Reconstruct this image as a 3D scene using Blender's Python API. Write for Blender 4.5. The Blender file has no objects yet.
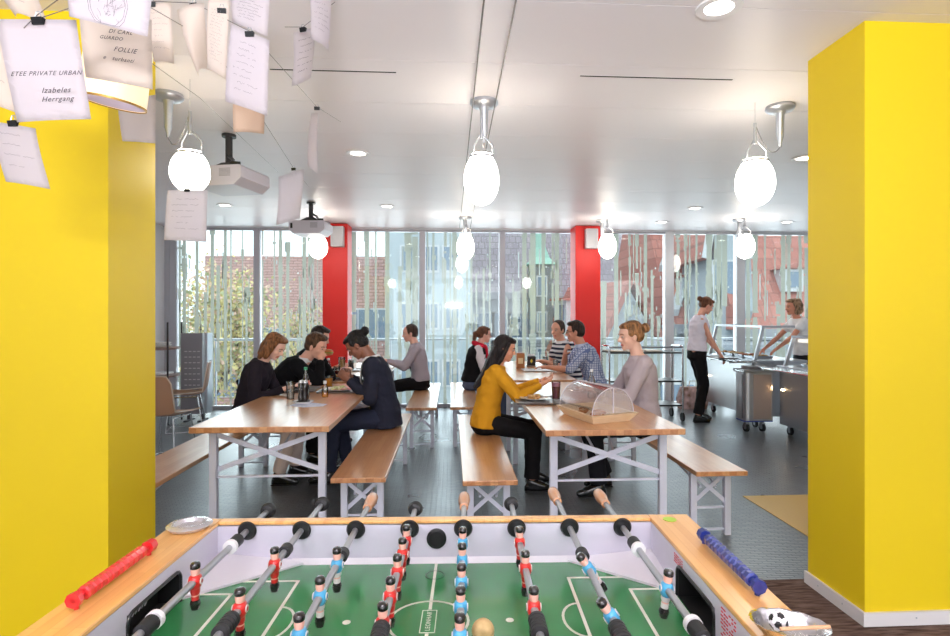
SKY=2.3; P_REAR=98; P_UP=260; P_FACADE=420; EXPO=0.08; EGG=11
import bpy, bmesh, math, random
from mathutils import Vector as V, Matrix, noise
random.seed(7)
C = bpy.context.scene.collection
R = math.radians
PI = math.pi

# ---------------------------------------------------------------- camera
EYE = 1.4; FPX = 570.0; YAW = R(3.4)
cam = bpy.data.cameras.new('camera'); camo = bpy.data.objects.new('camera', cam); C.objects.link(camo)
camo.location = (0, 0, EYE); camo.rotation_euler = (R(90), 0, -YAW)
cam.sensor_width = 36; cam.lens = 36 * FPX / 950; cam.shift_x = -10 / 950; cam.shift_y = -2 / 950
cam.clip_start = 0.02; cam.clip_end = 400
bpy.context.scene.camera = camo
def ray(px, py):
    a = (px - 485) / FPX; b = -(py - 316) / FPX
    return (math.sin(YAW) + a * math.cos(YAW), math.cos(YAW) - a * math.sin(YAW), b)
def aty(px, py, Y):        # survey helper: the place at distance Y seen at a photo point
    r = ray(px, py); t = Y / r[1]
    return V((r[0] * t, Y, EYE + r[2] * t))
def atz(px, py, z):
    r = ray(px, py); t = (z - EYE) / r[2]
    return V((r[0] * t, r[1] * t, z))

# ---------------------------------------------------------------- materials
def lin(c):
    return tuple((x / 12.92 if x <= .04045 else ((x + .055) / 1.055) ** 2.4) for x in [k / 255 for k in c]) + (1,)
MATS = {}
def mat(name, rgb=(200, 200, 200), rough=.5, metal=0, emit=0, spec=.5, bump=None, vary=None, coat=0, alpha=1, trans=0, sheen=0, stretch=None):
    if name in MATS: return MATS[name]
    m = bpy.data.materials.new(name); m.use_nodes = True; MATS[name] = m
    nt = m.node_tree; b = nt.nodes['Principled BSDF']
    b.inputs['Base Color'].default_value = lin(rgb); b.inputs['Roughness'].default_value = rough
    b.inputs['Metallic'].default_value = metal; b.inputs['Specular IOR Level'].default_value = spec
    b.inputs['Coat Weight'].default_value = coat; b.inputs['Alpha'].default_value = alpha
    b.inputs['Transmission Weight'].default_value = trans; b.inputs['Sheen Weight'].default_value = sheen
    if emit:
        b.inputs['Emission Color'].default_value = lin(rgb); b.inputs['Emission Strength'].default_value = emit
    if bump or vary:
        tc = nt.nodes.new('ShaderNodeTexCoord'); mp = nt.nodes.new('ShaderNodeMapping')
        nt.links.new(tc.outputs['Object'], mp.inputs[0])
        if stretch: mp.inputs['Scale'].default_value = stretch
    if bump:
        n = nt.nodes.new('ShaderNodeTexNoise'); n.inputs['Scale'].default_value = bump[0]; n.inputs['Detail'].default_value = 3
        bp = nt.nodes.new('ShaderNodeBump'); bp.inputs['Strength'].default_value = bump[1]; bp.inputs['Distance'].default_value = bump[2] if len(bump) > 2 else .01
        nt.links.new(mp.outputs[0], n.inputs['Vector']); nt.links.new(n.outputs[0], bp.inputs['Height']); nt.links.new(bp.outputs[0], b.inputs['Normal'])
    if vary:
        n = nt.nodes.new('ShaderNodeTexNoise'); n.inputs['Scale'].default_value = vary[0]; n.inputs['Detail'].default_value = 4
        r = nt.nodes.new('ShaderNodeValToRGB'); r.color_ramp.elements[0].position = .35; r.color_ramp.elements[1].position = .65
        r.color_ramp.elements[0].color = lin(rgb); r.color_ramp.elements[1].color = lin(vary[1])
        nt.links.new(mp.outputs[0], n.inputs['Vector']); nt.links.new(n.outputs[0], r.inputs[0]); nt.links.new(r.outputs[0], b.inputs['Base Color'])
    return m
def N(m, t, **kw):
    n = m.node_tree.nodes.new(t)
    for k, v in kw.items():
        if k in n.inputs: n.inputs[k].default_value = v
        else: setattr(n, k, v)
    return n
def L(m, a, b): m.node_tree.links.new(a, b)

def wood(name, c1, c2, c3, ax='Y', rowh=.045, brick=.5, rough=.32, coat=.55):
    m = mat(name, c1, rough, coat=coat); b = m.node_tree.nodes['Principled BSDF']
    b.inputs['Coat Roughness'].default_value = .2
    tc = N(m, 'ShaderNodeTexCoord'); mp = N(m, 'ShaderNodeMapping')
    if ax == 'Y': mp.inputs['Rotation'].default_value = (0, 0, R(90))
    L(m, tc.outputs['Object'], mp.inputs[0])
    br = N(m, 'ShaderNodeTexBrick', Scale=1.0); br.offset = .37; br.offset_frequency = 2
    br.inputs['Brick Width'].default_value = brick; br.inputs['Row Height'].default_value = rowh
    br.inputs['Mortar Size'].default_value = .0004; br.inputs['Bias'].default_value = 0
    br.inputs['Color1'].default_value = lin(c1); br.inputs['Color2'].default_value = lin(c2); br.inputs['Mortar'].default_value = lin(c3)
    L(m, mp.outputs[0], br.inputs['Vector'])
    m2 = N(m, 'ShaderNodeMapping'); m2.inputs['Scale'].default_value = (3, 60, 60); L(m, mp.outputs[0], m2.inputs[0])
    n = N(m, 'ShaderNodeTexNoise', Scale=1.0, Detail=4.0); L(m, m2.outputs[0], n.inputs['Vector'])
    mx = N(m, 'ShaderNodeMix', data_type='RGBA'); mx.inputs[0].default_value = .3
    rp = N(m, 'ShaderNodeValToRGB'); rp.color_ramp.elements[0].color = lin(c3); rp.color_ramp.elements[1].color = lin(c1)
    rp.color_ramp.elements[0].position = .3; rp.color_ramp.elements[1].position = .6
    L(m, n.outputs[0], rp.inputs[0]); L(m, br.outputs[0], mx.inputs[6]); L(m, rp.outputs[0], mx.inputs[7]); L(m, mx.outputs[2], b.inputs['Base Color'])
    return m
beech = wood('beech_boards', (212, 160, 112), (196, 138, 92), (176, 116, 72))
rail_wood = wood('golden_block_wood', (236, 184, 112), (222, 160, 88), (200, 136, 72), rowh=.022, brick=.35, rough=.35)
white_metal = mat('lilac_white_powder_coat', (214, 216, 230), .4)
steel = mat('brushed_steel', (176, 180, 186), .28, 1, bump=(60, .05), stretch=(1, 1, 30))
chrome = mat('chrome', (210, 212, 216), .12, 1)
silver = mat('silver_paint', (178, 182, 190), .35, .6)
black = mat('black_plastic', (18, 18, 20), .35)
rubber = mat('black_rubber', (24, 24, 26), .6)
dark = mat('dark_void', (8, 8, 9), .8)
white = mat('white_plastic', (238, 236, 238), .4)
yellow = mat('yellow_paint', (234, 203, 6), .55, bump=(90, .03))
red = mat('red_paint', (226, 30, 22), .5, bump=(90, .03))
paper = mat('paper', (216, 210, 219), .8)
paper_warm = mat('cream_paper', (230, 218, 208), .8)
ink = mat('dark_ink', (70, 66, 76), .8)
for pm in (paper, paper_warm):          # sheets let some light through
    b = pm.node_tree.nodes['Principled BSDF']; t = N(pm, 'ShaderNodeBsdfTranslucent', Color=lin((244, 240, 240)))
    x = N(pm, 'ShaderNodeMixShader'); x.inputs[0].default_value = .45
    L(pm, b.outputs[0], x.inputs[1]); L(pm, t.outputs[0], x.inputs[2]); L(pm, x.outputs[0], pm.node_tree.nodes['Material Output'].inputs[0])
def clear(name, rgb=(255, 255, 255), fac=.12, rough=.03, ior=1.45):
    m = bpy.data.materials.new(name); m.use_nodes = True; MATS[name] = m; nt = m.node_tree
    nt.nodes.remove(nt.nodes['Principled BSDF'])
    t = N(m, 'ShaderNodeBsdfTransparent', Color=lin(rgb)); g = N(m, 'ShaderNodeBsdfGlossy', Roughness=rough)
    f = N(m, 'ShaderNodeFresnel', IOR=ior); a = N(m, 'ShaderNodeMath', operation='ADD'); a.inputs[1].default_value = fac; a.use_clamp = True
    x = N(m, 'ShaderNodeMixShader'); L(m, f.outputs[0], a.inputs[0]); L(m, a.outputs[0], x.inputs[0])
    L(m, t.outputs[0], x.inputs[1]); L(m, g.outputs[0], x.inputs[2]); L(m, x.outputs[0], nt.nodes['Material Output'].inputs[0])
    return m
window_glass = clear('window_glass', (244, 250, 250), .015)
drink_glass = clear('clear_glass', (236, 240, 240), .10)
acrylic = clear('clear_acrylic', (246, 243, 246), .03)
foil = mat('crumpled_foil', (214, 214, 218), .18, 1, bump=(45, .35, .01))

# ---------------------------------------------------------------- mesh builder
class MB:
    def __init__(s): s.bm = bmesh.new(); s.mi = 0
    def m(s, i): s.mi = i; return s
    def f(s, vs):
        try: fc = s.bm.faces.new(vs); fc.material_index = s.mi; return fc
        except ValueError: return None
    def rings(s, rs, caps=True, closed=True):
        L_ = [[s.bm.verts.new(p) for p in r] for r in rs]
        n = len(L_[0])
        for a, b in zip(L_, L_[1:]):
            for i in range(n if closed else n - 1): s.f((a[i], a[(i + 1) % n], b[(i + 1) % n], b[i]))
        if caps: s.f(L_[0][::-1]); s.f(L_[-1])
        return s
    def box(s, lo, hi, bev=0, rot=0, at=(0, 0, 0), M=None):
        x0, y0, z0 = lo; x1, y1, z1 = hi
        ps = [V(p) for p in ((x0, y0, z0), (x1, y0, z0), (x1, y1, z0), (x0, y1, z0), (x0, y0, z1), (x1, y0, z1), (x1, y1, z1), (x0, y1, z1))]
        T = M if M else Matrix.Translation(at) @ Matrix.Rotation(rot, 4, 'Z')
        v = [s.bm.verts.new(T @ p) for p in ps]
        fs = [s.f([v[i] for i in q]) for q in ((3, 2, 1, 0), (4, 5, 6, 7), (0, 1, 5, 4), (1, 2, 6, 5), (2, 3, 7, 6), (3, 0, 4, 7))]
        if bev:
            es = list({e for f in fs for e in f.edges})
            bmesh.ops.bevel(s.bm, geom=es, offset=bev, segments=2, affect='EDGES', profile=.5, material=s.mi)
        return s
    def cyl(s, a, b, r, r2=None, n=14, caps=True):
        a = V(a); b = V(b); r2 = r if r2 is None else r2
        d = (b - a).normalized(); u = d.orthogonal().normalized(); w = d.cross(u)
        cs = [(math.cos(2 * PI * i / n), math.sin(2 * PI * i / n)) for i in range(n)]
        return s.rings([[a + (u * c + w * q) * r for c, q in cs], [b + (u * c + w * q) * r2 for c, q in cs]], caps)
    def tube(s, pts, r, n=8):
        pts = [V(p) for p in pts]; rs = []; u = None
        for i, p in enumerate(pts):
            d = (pts[min(i + 1, len(pts) - 1)] - pts[max(i - 1, 0)]).normalized()
            u = d.orthogonal().normalized() if u is None else (u - d * u.dot(d)).normalized()
            w = d.cross(u); rr = r[i] if isinstance(r, (list, tuple)) else r
            rs.append([p + (u * math.cos(2 * PI * k / n) + w * math.sin(2 * PI * k / n)) * rr for k in range(n)])
        return s.rings(rs)
    def lathe(s, prof, at=(0, 0, 0), n=24, M=None, sx=1, sy=1, caps=True):
        T = M if M else Matrix.Translation(at)
        return s.rings([[T @ V((r * sx * math.cos(2 * PI * k / n), r * sy * math.sin(2 * PI * k / n), z)) for k in range(n)] for r, z in prof], caps)
    def ell(s, c, r, M=None, n=16, m=10):
        T = Matrix.Translation(c)
        if M: T = M @ T
        prof = [(max(math.sin(PI * i / m), .002), -math.cos(PI * i / m)) for i in range(m + 1)]
        return s.rings([[T @ V((a * r[0] * math.cos(2 * PI * k / n), a * r[1] * math.sin(2 * PI * k / n), z * r[2])) for k in range(n)] for a, z in prof])
    def prism(s, pts, z0, z1, M=None):
        T = M if M else Matrix.Identity(4)
        return s.rings([[T @ V((p[0], p[1], z0)) for p in pts], [T @ V((p[0], p[1], z1)) for p in pts]])
    def build(s, name, mats, parent=None, smooth=False, keepn=False):
        if not keepn: bmesh.ops.recalc_face_normals(s.bm, faces=s.bm.faces)
        me = bpy.data.meshes.new(name); s.bm.to_mesh(me); s.bm.free()
        for m in (mats if isinstance(mats, (list, tuple)) else [mats]): me.materials.append(m)
        if smooth:
            me.polygons.foreach_set('use_smooth', [True] * len(me.polygons))
            try: me.set_sharp_from_angle(angle=R(40))
            except Exception: pass
        o = bpy.data.objects.new(name, me); C.objects.link(o)
        if parent: o.parent = parent
        return o
def tag(o, label=None, cat=None, group=None, kind=None):
    if label: o['label'] = label
    if cat: o['category'] = cat
    if group: o['group'] = group
    if kind: o['kind'] = kind
    return o
def thing(name, label, cat, loc=(0, 0, 0), rz=0, group=None):
    o = bpy.data.objects.new(name, None); C.objects.link(o); o.location = loc; o.rotation_euler = (0, 0, rz)
    o.empty_display_size = .1
    return tag(o, label, cat, group)
def st(name, mb, mats, **k):
    o = mb.build(name, mats, **k); o['kind'] = 'structure'; return o
def copy_tree(o, parent=None):
    c = o.copy(); C.objects.link(c)
    if parent: c.parent = parent
    for ch in [x for x in bpy.data.objects if x.parent == o and x != c]: copy_tree(ch, c)
    return c
def dup(o, loc, rz=0, label=None, scale=None):
    c = copy_tree(o); c.location = loc; c.rotation_euler = (0, 0, rz)
    if label: c['label'] = label
    if scale: c.scale = scale
    return c

# ---------------------------------------------------------------- the room
CEIL = 2.735; WY = 8.8; XL = -4.26; XR = 7.2; YB = -3.6
fm = mat('embossed_metal_floor', (120, 124, 130), .3, .75)
b = fm.node_tree.nodes['Principled BSDF']
tc = N(fm, 'ShaderNodeTexCoord'); mp = N(fm, 'ShaderNodeMapping'); L(fm, tc.outputs['Object'], mp.inputs[0])
br = N(fm, 'ShaderNodeTexBrick', Scale=1.0); br.inputs['Brick Width'].default_value = .075; br.inputs['Row Height'].default_value = .022
br.inputs['Mortar Size'].default_value = .006; br.inputs['Mortar Smooth'].default_value = .8; L(fm, mp.outputs[0], br.inputs['Vector'])
br.inputs['Color1'].default_value = lin((132, 136, 140)); br.inputs['Color2'].default_value = lin((146, 150, 153)); br.inputs['Mortar'].default_value = lin((116, 122, 130))
L(fm, br.outputs[0], b.inputs['Base Color'])
bp = N(fm, 'ShaderNodeBump', Strength=.9, Distance=.004); bp.invert = True
L(fm, br.outputs['Fac'], bp.inputs['Height']); L(fm, bp.outputs[0], b.inputs['Normal'])
ns = N(fm, 'ShaderNodeTexNoise', Scale=1.3, Detail=3.0); mr = N(fm, 'ShaderNodeMapRange'); mr.inputs['To Min'].default_value = .2; mr.inputs['To Max'].default_value = .42
L(fm, mp.outputs[0], ns.inputs['Vector']); L(fm, ns.outputs[0], mr.inputs[0]); L(fm, mr.outputs[0], b.inputs['Roughness'])
st('floor', MB().box((XL, 2.93, -.2), (XR, WY + .12, 0)), fm)
carpet = mat('brown_streaked_carpet', (70, 52, 46), .95, spec=.1, bump=(220, .5, .01), vary=(9, (124, 102, 92)), stretch=(1, 6, 1))
st('floor_carpet', MB().box((XL, YB, -.2), (XR, 2.93, 0)), carpet)['label'] = 'brown streaked carpet in the foreground'
ymat = mat('yellow_floor_inlay', (214, 176, 88), .4, bump=(60, .15))
st('trim_1', MB().box((2.26, 2.94, 0), (4.6, 4.30, .004)), ymat)['label'] = 'yellow inlay panel in the metal floor'
cm = mat('white_metal_ceiling', (238, 233, 237), .42, 0, spec=.22, bump=(2.2, .05, .02))
mb = MB(); y = YB
while y < WY:
    mb.box((XL, y + .0025, CEIL), (XR, min(y + .6, WY + .1) - .0025, CEIL + .03)); y += .6
mb.m(1).box((XL, YB, CEIL + .03), (XR, WY + .1, CEIL + .25))
st('ceiling', mb, [cm, mat('ceiling_void', (120, 118, 120), .7)])
wm = mat('pale_grey_wall', (230, 232, 236), .5)
st('wall_left', MB().box((XL - .15, YB, 0), (XL, WY + .1, CEIL)), wm)
st('wall_right', MB().box((XR, YB, 0), (XR + .15, WY + .1, CEIL)), wm)

# yellow columns
st('wall_column_right', MB().box((1.866, 2.47, 0), (2.95, 2.88, CEIL)), yellow)['label'] = 'broad yellow column on the right'
bb = mat('white_skirting', (226, 222, 222), .4)
mb = MB()
mb.box((1.853, 2.457, .001), (2.963, 2.4695, .062)); mb.box((1.853, 2.4695, .001), (1.8655, 2.893, .062))
mb.m(1)
for yy in (2.6, 2.78): mb.cyl((1.8531, yy, .035), (1.852, yy, .035), .004)
for xx in (2.1, 2.4): mb.cyl((xx, 2.4571, .035), (xx, 2.4555, .035), .004)
st('baseboard_right', mb, [bb, silver])
st('wall_column_left', MB().box((-2.7, 2.6, 0), (-1.505, 3.0, CEIL)), yellow)['label'] = 'broad yellow column on the left'

# red columns with loudspeaker boxes
def red_col(px0, px1):
    y = 8.3; x0 = aty(px0, 300, y).x; x1 = aty(px1, 300, y).x
    st('wall_column_red', MB().box((x0, y, 0), (x1, y + .36, CEIL - .005), bev=.006), red); return x0, x1
ra = red_col(322.5, 347.5); rb = red_col(575.5, 600.5)
def speaker(x, label):
    t = thing('wall_speaker', label, 'loudspeaker', (x, 8.295, 2.53), 0, None)
    MB().box((-.09, -.11, -.145), (.09, 0, .145), bev=.01).build('speaker_case', mat('light_grey_case', (208, 206, 208), .5), t)
    MB().box((-.075, -.114, -.13), (.075, -.1105, .13), bev=.002).build('speaker_grille', mat('grey_grille', (186, 184, 186), .7, bump=(500, .6, .002)), t)
speaker(aty(337, 300, 8.2).x, 'pale grey speaker box on the red column behind the projector')
speaker(aty(592, 300, 8.2).x, 'pale grey speaker box on the red column at centre right')

# ---------------------------------------------------------------- windows
frame_m = mat('grey_window_frame', (180, 180, 188), .45, .1)
frame_w = mat('light_window_frame', (206, 208, 212), .4, .2)
film = bpy.data.materials.new('frosted_green_film'); film.use_nodes = True
nt = film.node_tree; nt.nodes.remove(nt.nodes['Principled BSDF'])
d_ = N(film, 'ShaderNodeBsdfDiffuse', Color=lin((184, 184, 176))); t_ = N(film, 'ShaderNodeBsdfTranslucent', Color=lin((196, 196, 188)))
tr = N(film, 'ShaderNodeBsdfTransparent', Color=lin((232, 234, 230)))
m1 = N(film, 'ShaderNodeMixShader'); m1.inputs[0].default_value = .42; m2 = N(film, 'ShaderNodeMixShader'); m2.inputs[0].default_value = .20
L(film, d_.outputs[0], m1.inputs[1]); L(film, t_.outputs[0], m1.inputs[2]); L(film, m1.outputs[0], m2.inputs[1]); L(film, tr.outputs[0], m2.inputs[2])
L(film, m2.outputs[0], nt.nodes['Material Output'].inputs[0])
white_film = mat('white_film', (236, 240, 240), .6)
mull = [172, 257.5, 348.5, 422.5, 502, 584, 667, 738, 822]
xs = [aty(p, 300, WY).x for p in mull]; xs[0] = XL + .12
def window(i, xa, xb, wide_a):
    t = thing('window_%d' % i, None, None, (0, 0, 0)); t['kind'] = 'structure'
    fw = .045
    mb = MB()
    mb.box((xa - fw, WY - .05, .0), (xa + fw * (2.1 if wide_a else 1), WY + .07, CEIL), bev=.006)
    mb.box((xa + fw, WY - .03, CEIL - .045), (xb - fw, WY + .05, CEIL)); mb.box((xa + fw, WY - .03, 0), (xb - fw, WY + .05, .05))
    mb.build('window_frame', frame_w if wide_a else frame_m, t)
    MB().box((xa + fw, WY, .05), (xb - fw, WY + .008, CEIL - .045)).build('glass_pane', window_glass, t)
    rnd = random.Random(i * 13 + 5); mb = MB(); y0 = WY + .009; cell = .028
    x = xa + fw + .03
    while x < xb - fw - .06:
        w = rnd.choice([1, 2, 2, 3, 3]) * cell * rnd.choice([.6, .8, 1])
        z = .05; zt = CEIL - .045 if rnd.random() < .7 else rnd.uniform(1.2, 2.3)
        if rnd.random() < .2: z = rnd.uniform(.05, 1.6)
        first = True
        while z < zt - .02:
            h = rnd.choice([.035, .07, .15, .35, .6]); h = min(h, zt - z)
            dx = rnd.choice([-1, 0, 0, 1]) * cell * .25 if h < .2 else 0; ww = max(.012, w + (rnd.choice([-1, 0, 1, 2]) * cell * .5 if h < .2 else 0))
            if h > .1 or rnd.random() > .12:
                a = max(xa + fw + .002, x - ww / 2 + dx); c = min(xb - fw - .002, x + ww / 2 + dx)
                mb.m(0).box((a, y0, z), (c, y0 + .0015, z + h))
            z += h
        # loose pixels beside the band
        for k in range(rnd.randint(2, 8)):
            zz = rnd.uniform(.3, CEIL - .3); xx = x + rnd.choice([-1, 1]) * (w / 2 + rnd.uniform(.01, .05)); hh = rnd.choice([.03, .03, .06, .15, .4])
            if xa + fw < xx - .012 and xx + .012 < xb - fw: mb.m(rnd.choice([0, 0, 1])).box((xx - .009, y0 + .002, zz), (xx + .009, y0 + .0032, min(zz + hh, CEIL - .05)))
        x += w / 2 + rnd.choice([.05, .06, .08, .1, .12, .16])
    mb.build('frosted_film_pattern', [film, white_film], t)['label'] = 'pale green pixelated vertical film strips'
for i in range(len(xs) - 1): window(i + 1, xs[i], xs[i + 1], i in (6, 7))
st('trim_2', MB().box((XL, WY - .05, 0), (xs[0] - .045, WY + .07, CEIL)).box((xs[-1] - .045, WY - .05, 0), (xs[-1] + .05, WY + .07, CEIL)), frame_m)
st('trim_3', MB().box((XL + .0, WY - .09, CEIL - .018), (XR, WY - .051, CEIL - .002)), frame_w)
# balustrade outside the glass
mb = MB(); mb.cyl((XL - 1, WY + .32, 1.03), (XR + 1, WY + .32, 1.03), .02)
for k in range(9): mb.cyl((XL + .6 + k * 1.35, WY + .32, -.3), (XL + .6 + k * 1.35, WY + .32, 1.03), .015)
o = mb.build('guard_rail', silver); tag(o, 'thin metal guard rail running along outside the windows', 'railing')
st('trim_4', MB().box((XL - 1, WY + .14, -.3), (XR + 1, WY + .5, -.06)), frame_w)['label'] = 'ledge outside the windows'
# ---------------------------------------------------------------- outside
asphalt = mat('street_asphalt', (150, 152, 154), .9, vary=(.3, (170, 170, 168)))
st('ground', MB().box((-90, -60, -4.7), (110, 130, -4.5)), asphalt)
pane = mat('dark_window_pane', (120, 140, 160), .2, spec=.7)
wframe = mat('white_window_frame', (204, 208, 212), .5)
def tiles(name, c1, c2, sx=.22, sy=.3):
    m = mat(name, c1, .8); b = m.node_tree.nodes['Principled BSDF']
    tc = N(m, 'ShaderNodeTexCoord'); br = N(m, 'ShaderNodeTexBrick', Scale=1.0); mp = N(m, 'ShaderNodeMapping')
    mp.inputs['Rotation'].default_value = (R(90), 0, 0)
    br.inputs['Brick Width'].default_value = sx; br.inputs['Row Height'].default_value = sy; br.inputs['Mortar Size'].default_value = .02
    br.inputs['Color1'].default_value = lin(c1); br.inputs['Color2'].default_value = lin(c2); br.inputs['Mortar'].default_value = lin(tuple(int(k * .75) for k in c1))
    L(m, tc.outputs['Object'], mp.inputs[0]); L(m, mp.outputs[0], br.inputs['Vector']); L(m, br.outputs[0], b.inputs['Base Color'])
    return m
brick = tiles('pink_brickwork', (206, 168, 162), (192, 154, 148), .5, .16)
rtile = tiles('red_roof_tiles', (196, 136, 124), (176, 116, 106), .35, .45)
gtile = tiles('grey_brown_roof_tiles', (158, 150, 158), (144, 136, 146), .35, .4)
def facade_windows(t, x0, x1, y, rows, cols, w, h, z0, dz, nm='window'):
    for r_ in range(rows):
        for c_ in range(cols):
            xc = x0 + (x1 - x0) * (c_ + .5) / cols; zc = z0 + r_ * dz
            f = MB().box((xc - w / 2 - .08, y - .06, zc - h / 2 - .08), (xc + w / 2 + .08, y - .001, zc + h / 2 + .08)).build('window', wframe, t)
            mb = MB(); 
            mb.box((xc - w / 2, y - .08, zc - h / 2), (xc - .03, y - .062, zc + h / 2)); mb.box((xc + .03, y - .08, zc - h / 2), (xc + w / 2, y - .062, zc + h / 2))
            mb.build('pane', pane, f)
def block(name, label, pxa, pxb, Y, ztop, wall, depth=8, roof=None, rows=3, cols=3, w=1.0, h=1.5, z0=-2.5, dz=3.0, ridge=0, roofname=None):
    xa = aty(pxa, 300, Y).x; xb = aty(pxb, 300, Y).x
    t = thing(name, label, 'building', ((xa + xb) / 2, Y, -4.5))
    wd = (xb - xa) / 2
    MB().box((-wd, 0, 0), (wd, depth, ztop + 4.5)).build('wall', wall, t)
    facade_windows(t, -wd + .4, wd - .4, 0, rows, cols, w, h, z0 + 4.5, dz)
    if ridge:
        zt = ztop + 4.5
        MB().rings([[V((-wd - .2, -.4, zt)), V((-wd - .2, depth / 2, zt + ridge)), V((-wd - .2, depth + .4, zt))], [V((wd + .2, -.4, zt)), V((wd + .2, depth / 2, zt + ridge)), V((wd + .2, depth + .4, zt))]]).build('roof', roof, t)
        MB().box((-wd - .25, -.5, zt - .35), (wd + .25, -.38, zt + .05)).build('cornice', mat('stone_cornice', (150, 152, 160), .7), t)
    return t, wd
plaster = mat('pale_plaster', (184, 192, 198), .8)
gplaster = mat('grey_plaster', (150, 160, 170), .8)
conc = mat('pale_concrete_cladding', (186, 196, 202), .7, vary=(.6, (170, 184, 192)))
block('brick_building', 'pinkish brick building standing behind the yellow-leaved tree', 205, 346, 34, 4.9, brick, 10, cols=5, rows=2, w=1.6, h=1.3, z0=-2.6, dz=2.6)
block('gable_house', 'pinkish house seen just right of the left red column', 340, 396, 28, 4.3, brick, 8, cols=2, rows=2, w=1.0, h=1.4, z0=-2.0, dz=3)
block('white_tower_block', 'tall pale white building block filling the centre windows', 388, 472, 22, 9.5, conc, 9, cols=3, rows=4, w=.55, h=.9, z0=-3, dz=2.2)
block('stone_building', 'pale stone building under a grey purple roof at centre', 470, 532, 33, 2.7, plaster, 10, roof=gtile, rows=2, cols=3, w=1.1, h=1.9, z0=-2.6, dz=3.2, ridge=8)
block('roof_building', 'building with brownish grey roof behind the green spire', 545, 664, 38, 1.9, gplaster, 12, roof=gtile, rows=2, cols=4, w=1.1, h=1.9, z0=-2.6, dz=3.2, ridge=9)
# church-like turret with green copper roof
p = aty(540, 300, 29)
t = thing('copper_turret', 'dark tower with a pale green copper roof seen at centre', 'tower', (p.x, 29, -4.5))
MB().box((-.56, -.56, 0), (.56, .56, 8.5)).build('shaft', mat('weathered_dark_stone', (122, 130, 136), .9, vary=(1, (150, 156, 160))), t)
copper = mat('green_copper', (160, 206, 190), .6)
MB().rings([[V((-h_, -h_, z_)), V((h_, -h_, z_)), V((h_, h_, z_)), V((-h_, h_, z_))] for h_, z_ in ((.72, 8.5), (.42, 8.85), (.24, 9.4), (.2, 11.5), (.03, 14))]).build('turret_roof', copper, t)
facade_windows(t, -.5, .5, -.56, 4, 1, .4, .9, 2, 1.8)
# red tiled houses with gables, seen end-on and side-on
def tiled_house(label, pxc, Y, halfw, eave, ridge, depth, rz=0, dorm=2, wallm=plaster, roofm=rtile, rows=2, cols=3, verge=True):
    p = aty(pxc, 300, Y); t = thing('tiled_roof_house', label, 'house', (p.x, Y, -4.5), rz)
    e = eave + 4.5; r_ = ridge + 4.5
    MB().rings([[V((-halfw, 0, 0)), V((halfw, 0, 0)), V((halfw, 0, e)), V((0, 0, r_ - .3)), V((-halfw, 0, e))], [V((-halfw, depth, 0)), V((halfw, depth, 0)), V((halfw, depth, e)), V((0, depth, r_ - .3)), V((-halfw, depth, e))]]).build('wall', wallm, t)
    for sg in (-1, 1):
        q = MB(); n_ = V((sg * (r_ - e), 0, halfw)).normalized() * .25
        a = V((sg * (halfw + .3), 0, e - .3 * (r_ - e) / halfw)); c = V((0, 0, r_))
        q.rings([[a + V((0, -.3, 0)), c + V((0, -.3, 0)), c + n_ + V((0, -.3, 0)), a + n_ + V((0, -.3, 0))], [a + V((0, depth, 0)), c + V((0, depth, 0)), c + n_ + V((0, depth, 0)), a + n_ + V((0, depth, 0))]])
        q.build('roof_slope', roofm, t)
        if verge: MB().rings([[a + V((0, -.4, -.02)), c + V((0, -.4, -.02)), c + n_ * 1.1 + V((0, -.4, 0)), a + n_ * 1.1 + V((0, -.4, 0))], [a + V((0, -.3, -.02)), c + V((0, -.3, -.02)), c + n_ * 1.1 + V((0, -.3, 0)), a + n_ * 1.1 + V((0, -.3, 0))]]).build('verge', wframe, t)
        for k in range(dorm):
            f = (k + 1) / (dorm + 1); zc = e + (r_ - e) * .38; xc = sg * halfw * (1 - .38)
            yy = depth * f
            dm = MB().box((min(xc, xc + sg * .9), yy - .7, zc - .5), (max(xc, xc + sg * .9), yy + .7, zc + 1.3)).build('dormer', wframe, t)
            MB().box((min(xc + sg * .9, xc + sg * .93), yy - .5, zc - .1), (max(xc + sg * .9, xc + sg * .93), yy + .5, zc + 1.1)).build('dormer_window', pane, dm)
            MB().box((min(xc, xc + sg * 1.1), yy - .85, zc + 1.3), (max(xc, xc + sg * 1.1), yy + .85, zc + 1.42)).build('dormer_roof', roofm, dm)
    facade_windows(t, -halfw + .5, halfw - .5, 0, rows, cols, .9, 1.4, 1.6, 2.8)
    return t
def dormers(t, spots, ridge, depth, zt):
    for (x_, f) in spots:
        yy = -.4 + f * (depth / 2 + .4); z_ = zt + f * ridge
        dm = MB().box((x_ - .36, yy - .4, z_ - .2), (x_ + .36, yy + .3, z_ + .62)).build('dormer', wframe, t)
        MB().box((x_ - .26, yy - .43, z_ - .05), (x_ + .26, yy - .405, z_ + .52)).build('dormer_window', pane, dm)
        MB().rings([[V((x_ - .46, yy - .5, z_ + .63)), V((x_ + .46, yy - .5, z_ + .63)), V((x_, yy - .5, z_ + .85))], [V((x_ - .46, yy + .7, z_ + .63)), V((x_ + .46, yy + .7, z_ + .63)), V((x_, yy + .7, z_ + .85))]]).build('dormer_roof', rtile, dm)
t_, w_ = block('tiled_roof_house', 'red tiled house behind the standing woman with small dormer windows', 672, 722, 24, 1.0, plaster, 9, roof=rtile, rows=1, cols=3, w=.9, h=1.5, z0=-1.6, ridge=8)
dormers(t_, [(-.3, .18), (.75, .4)], 8, 9, 5.5)
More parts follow.
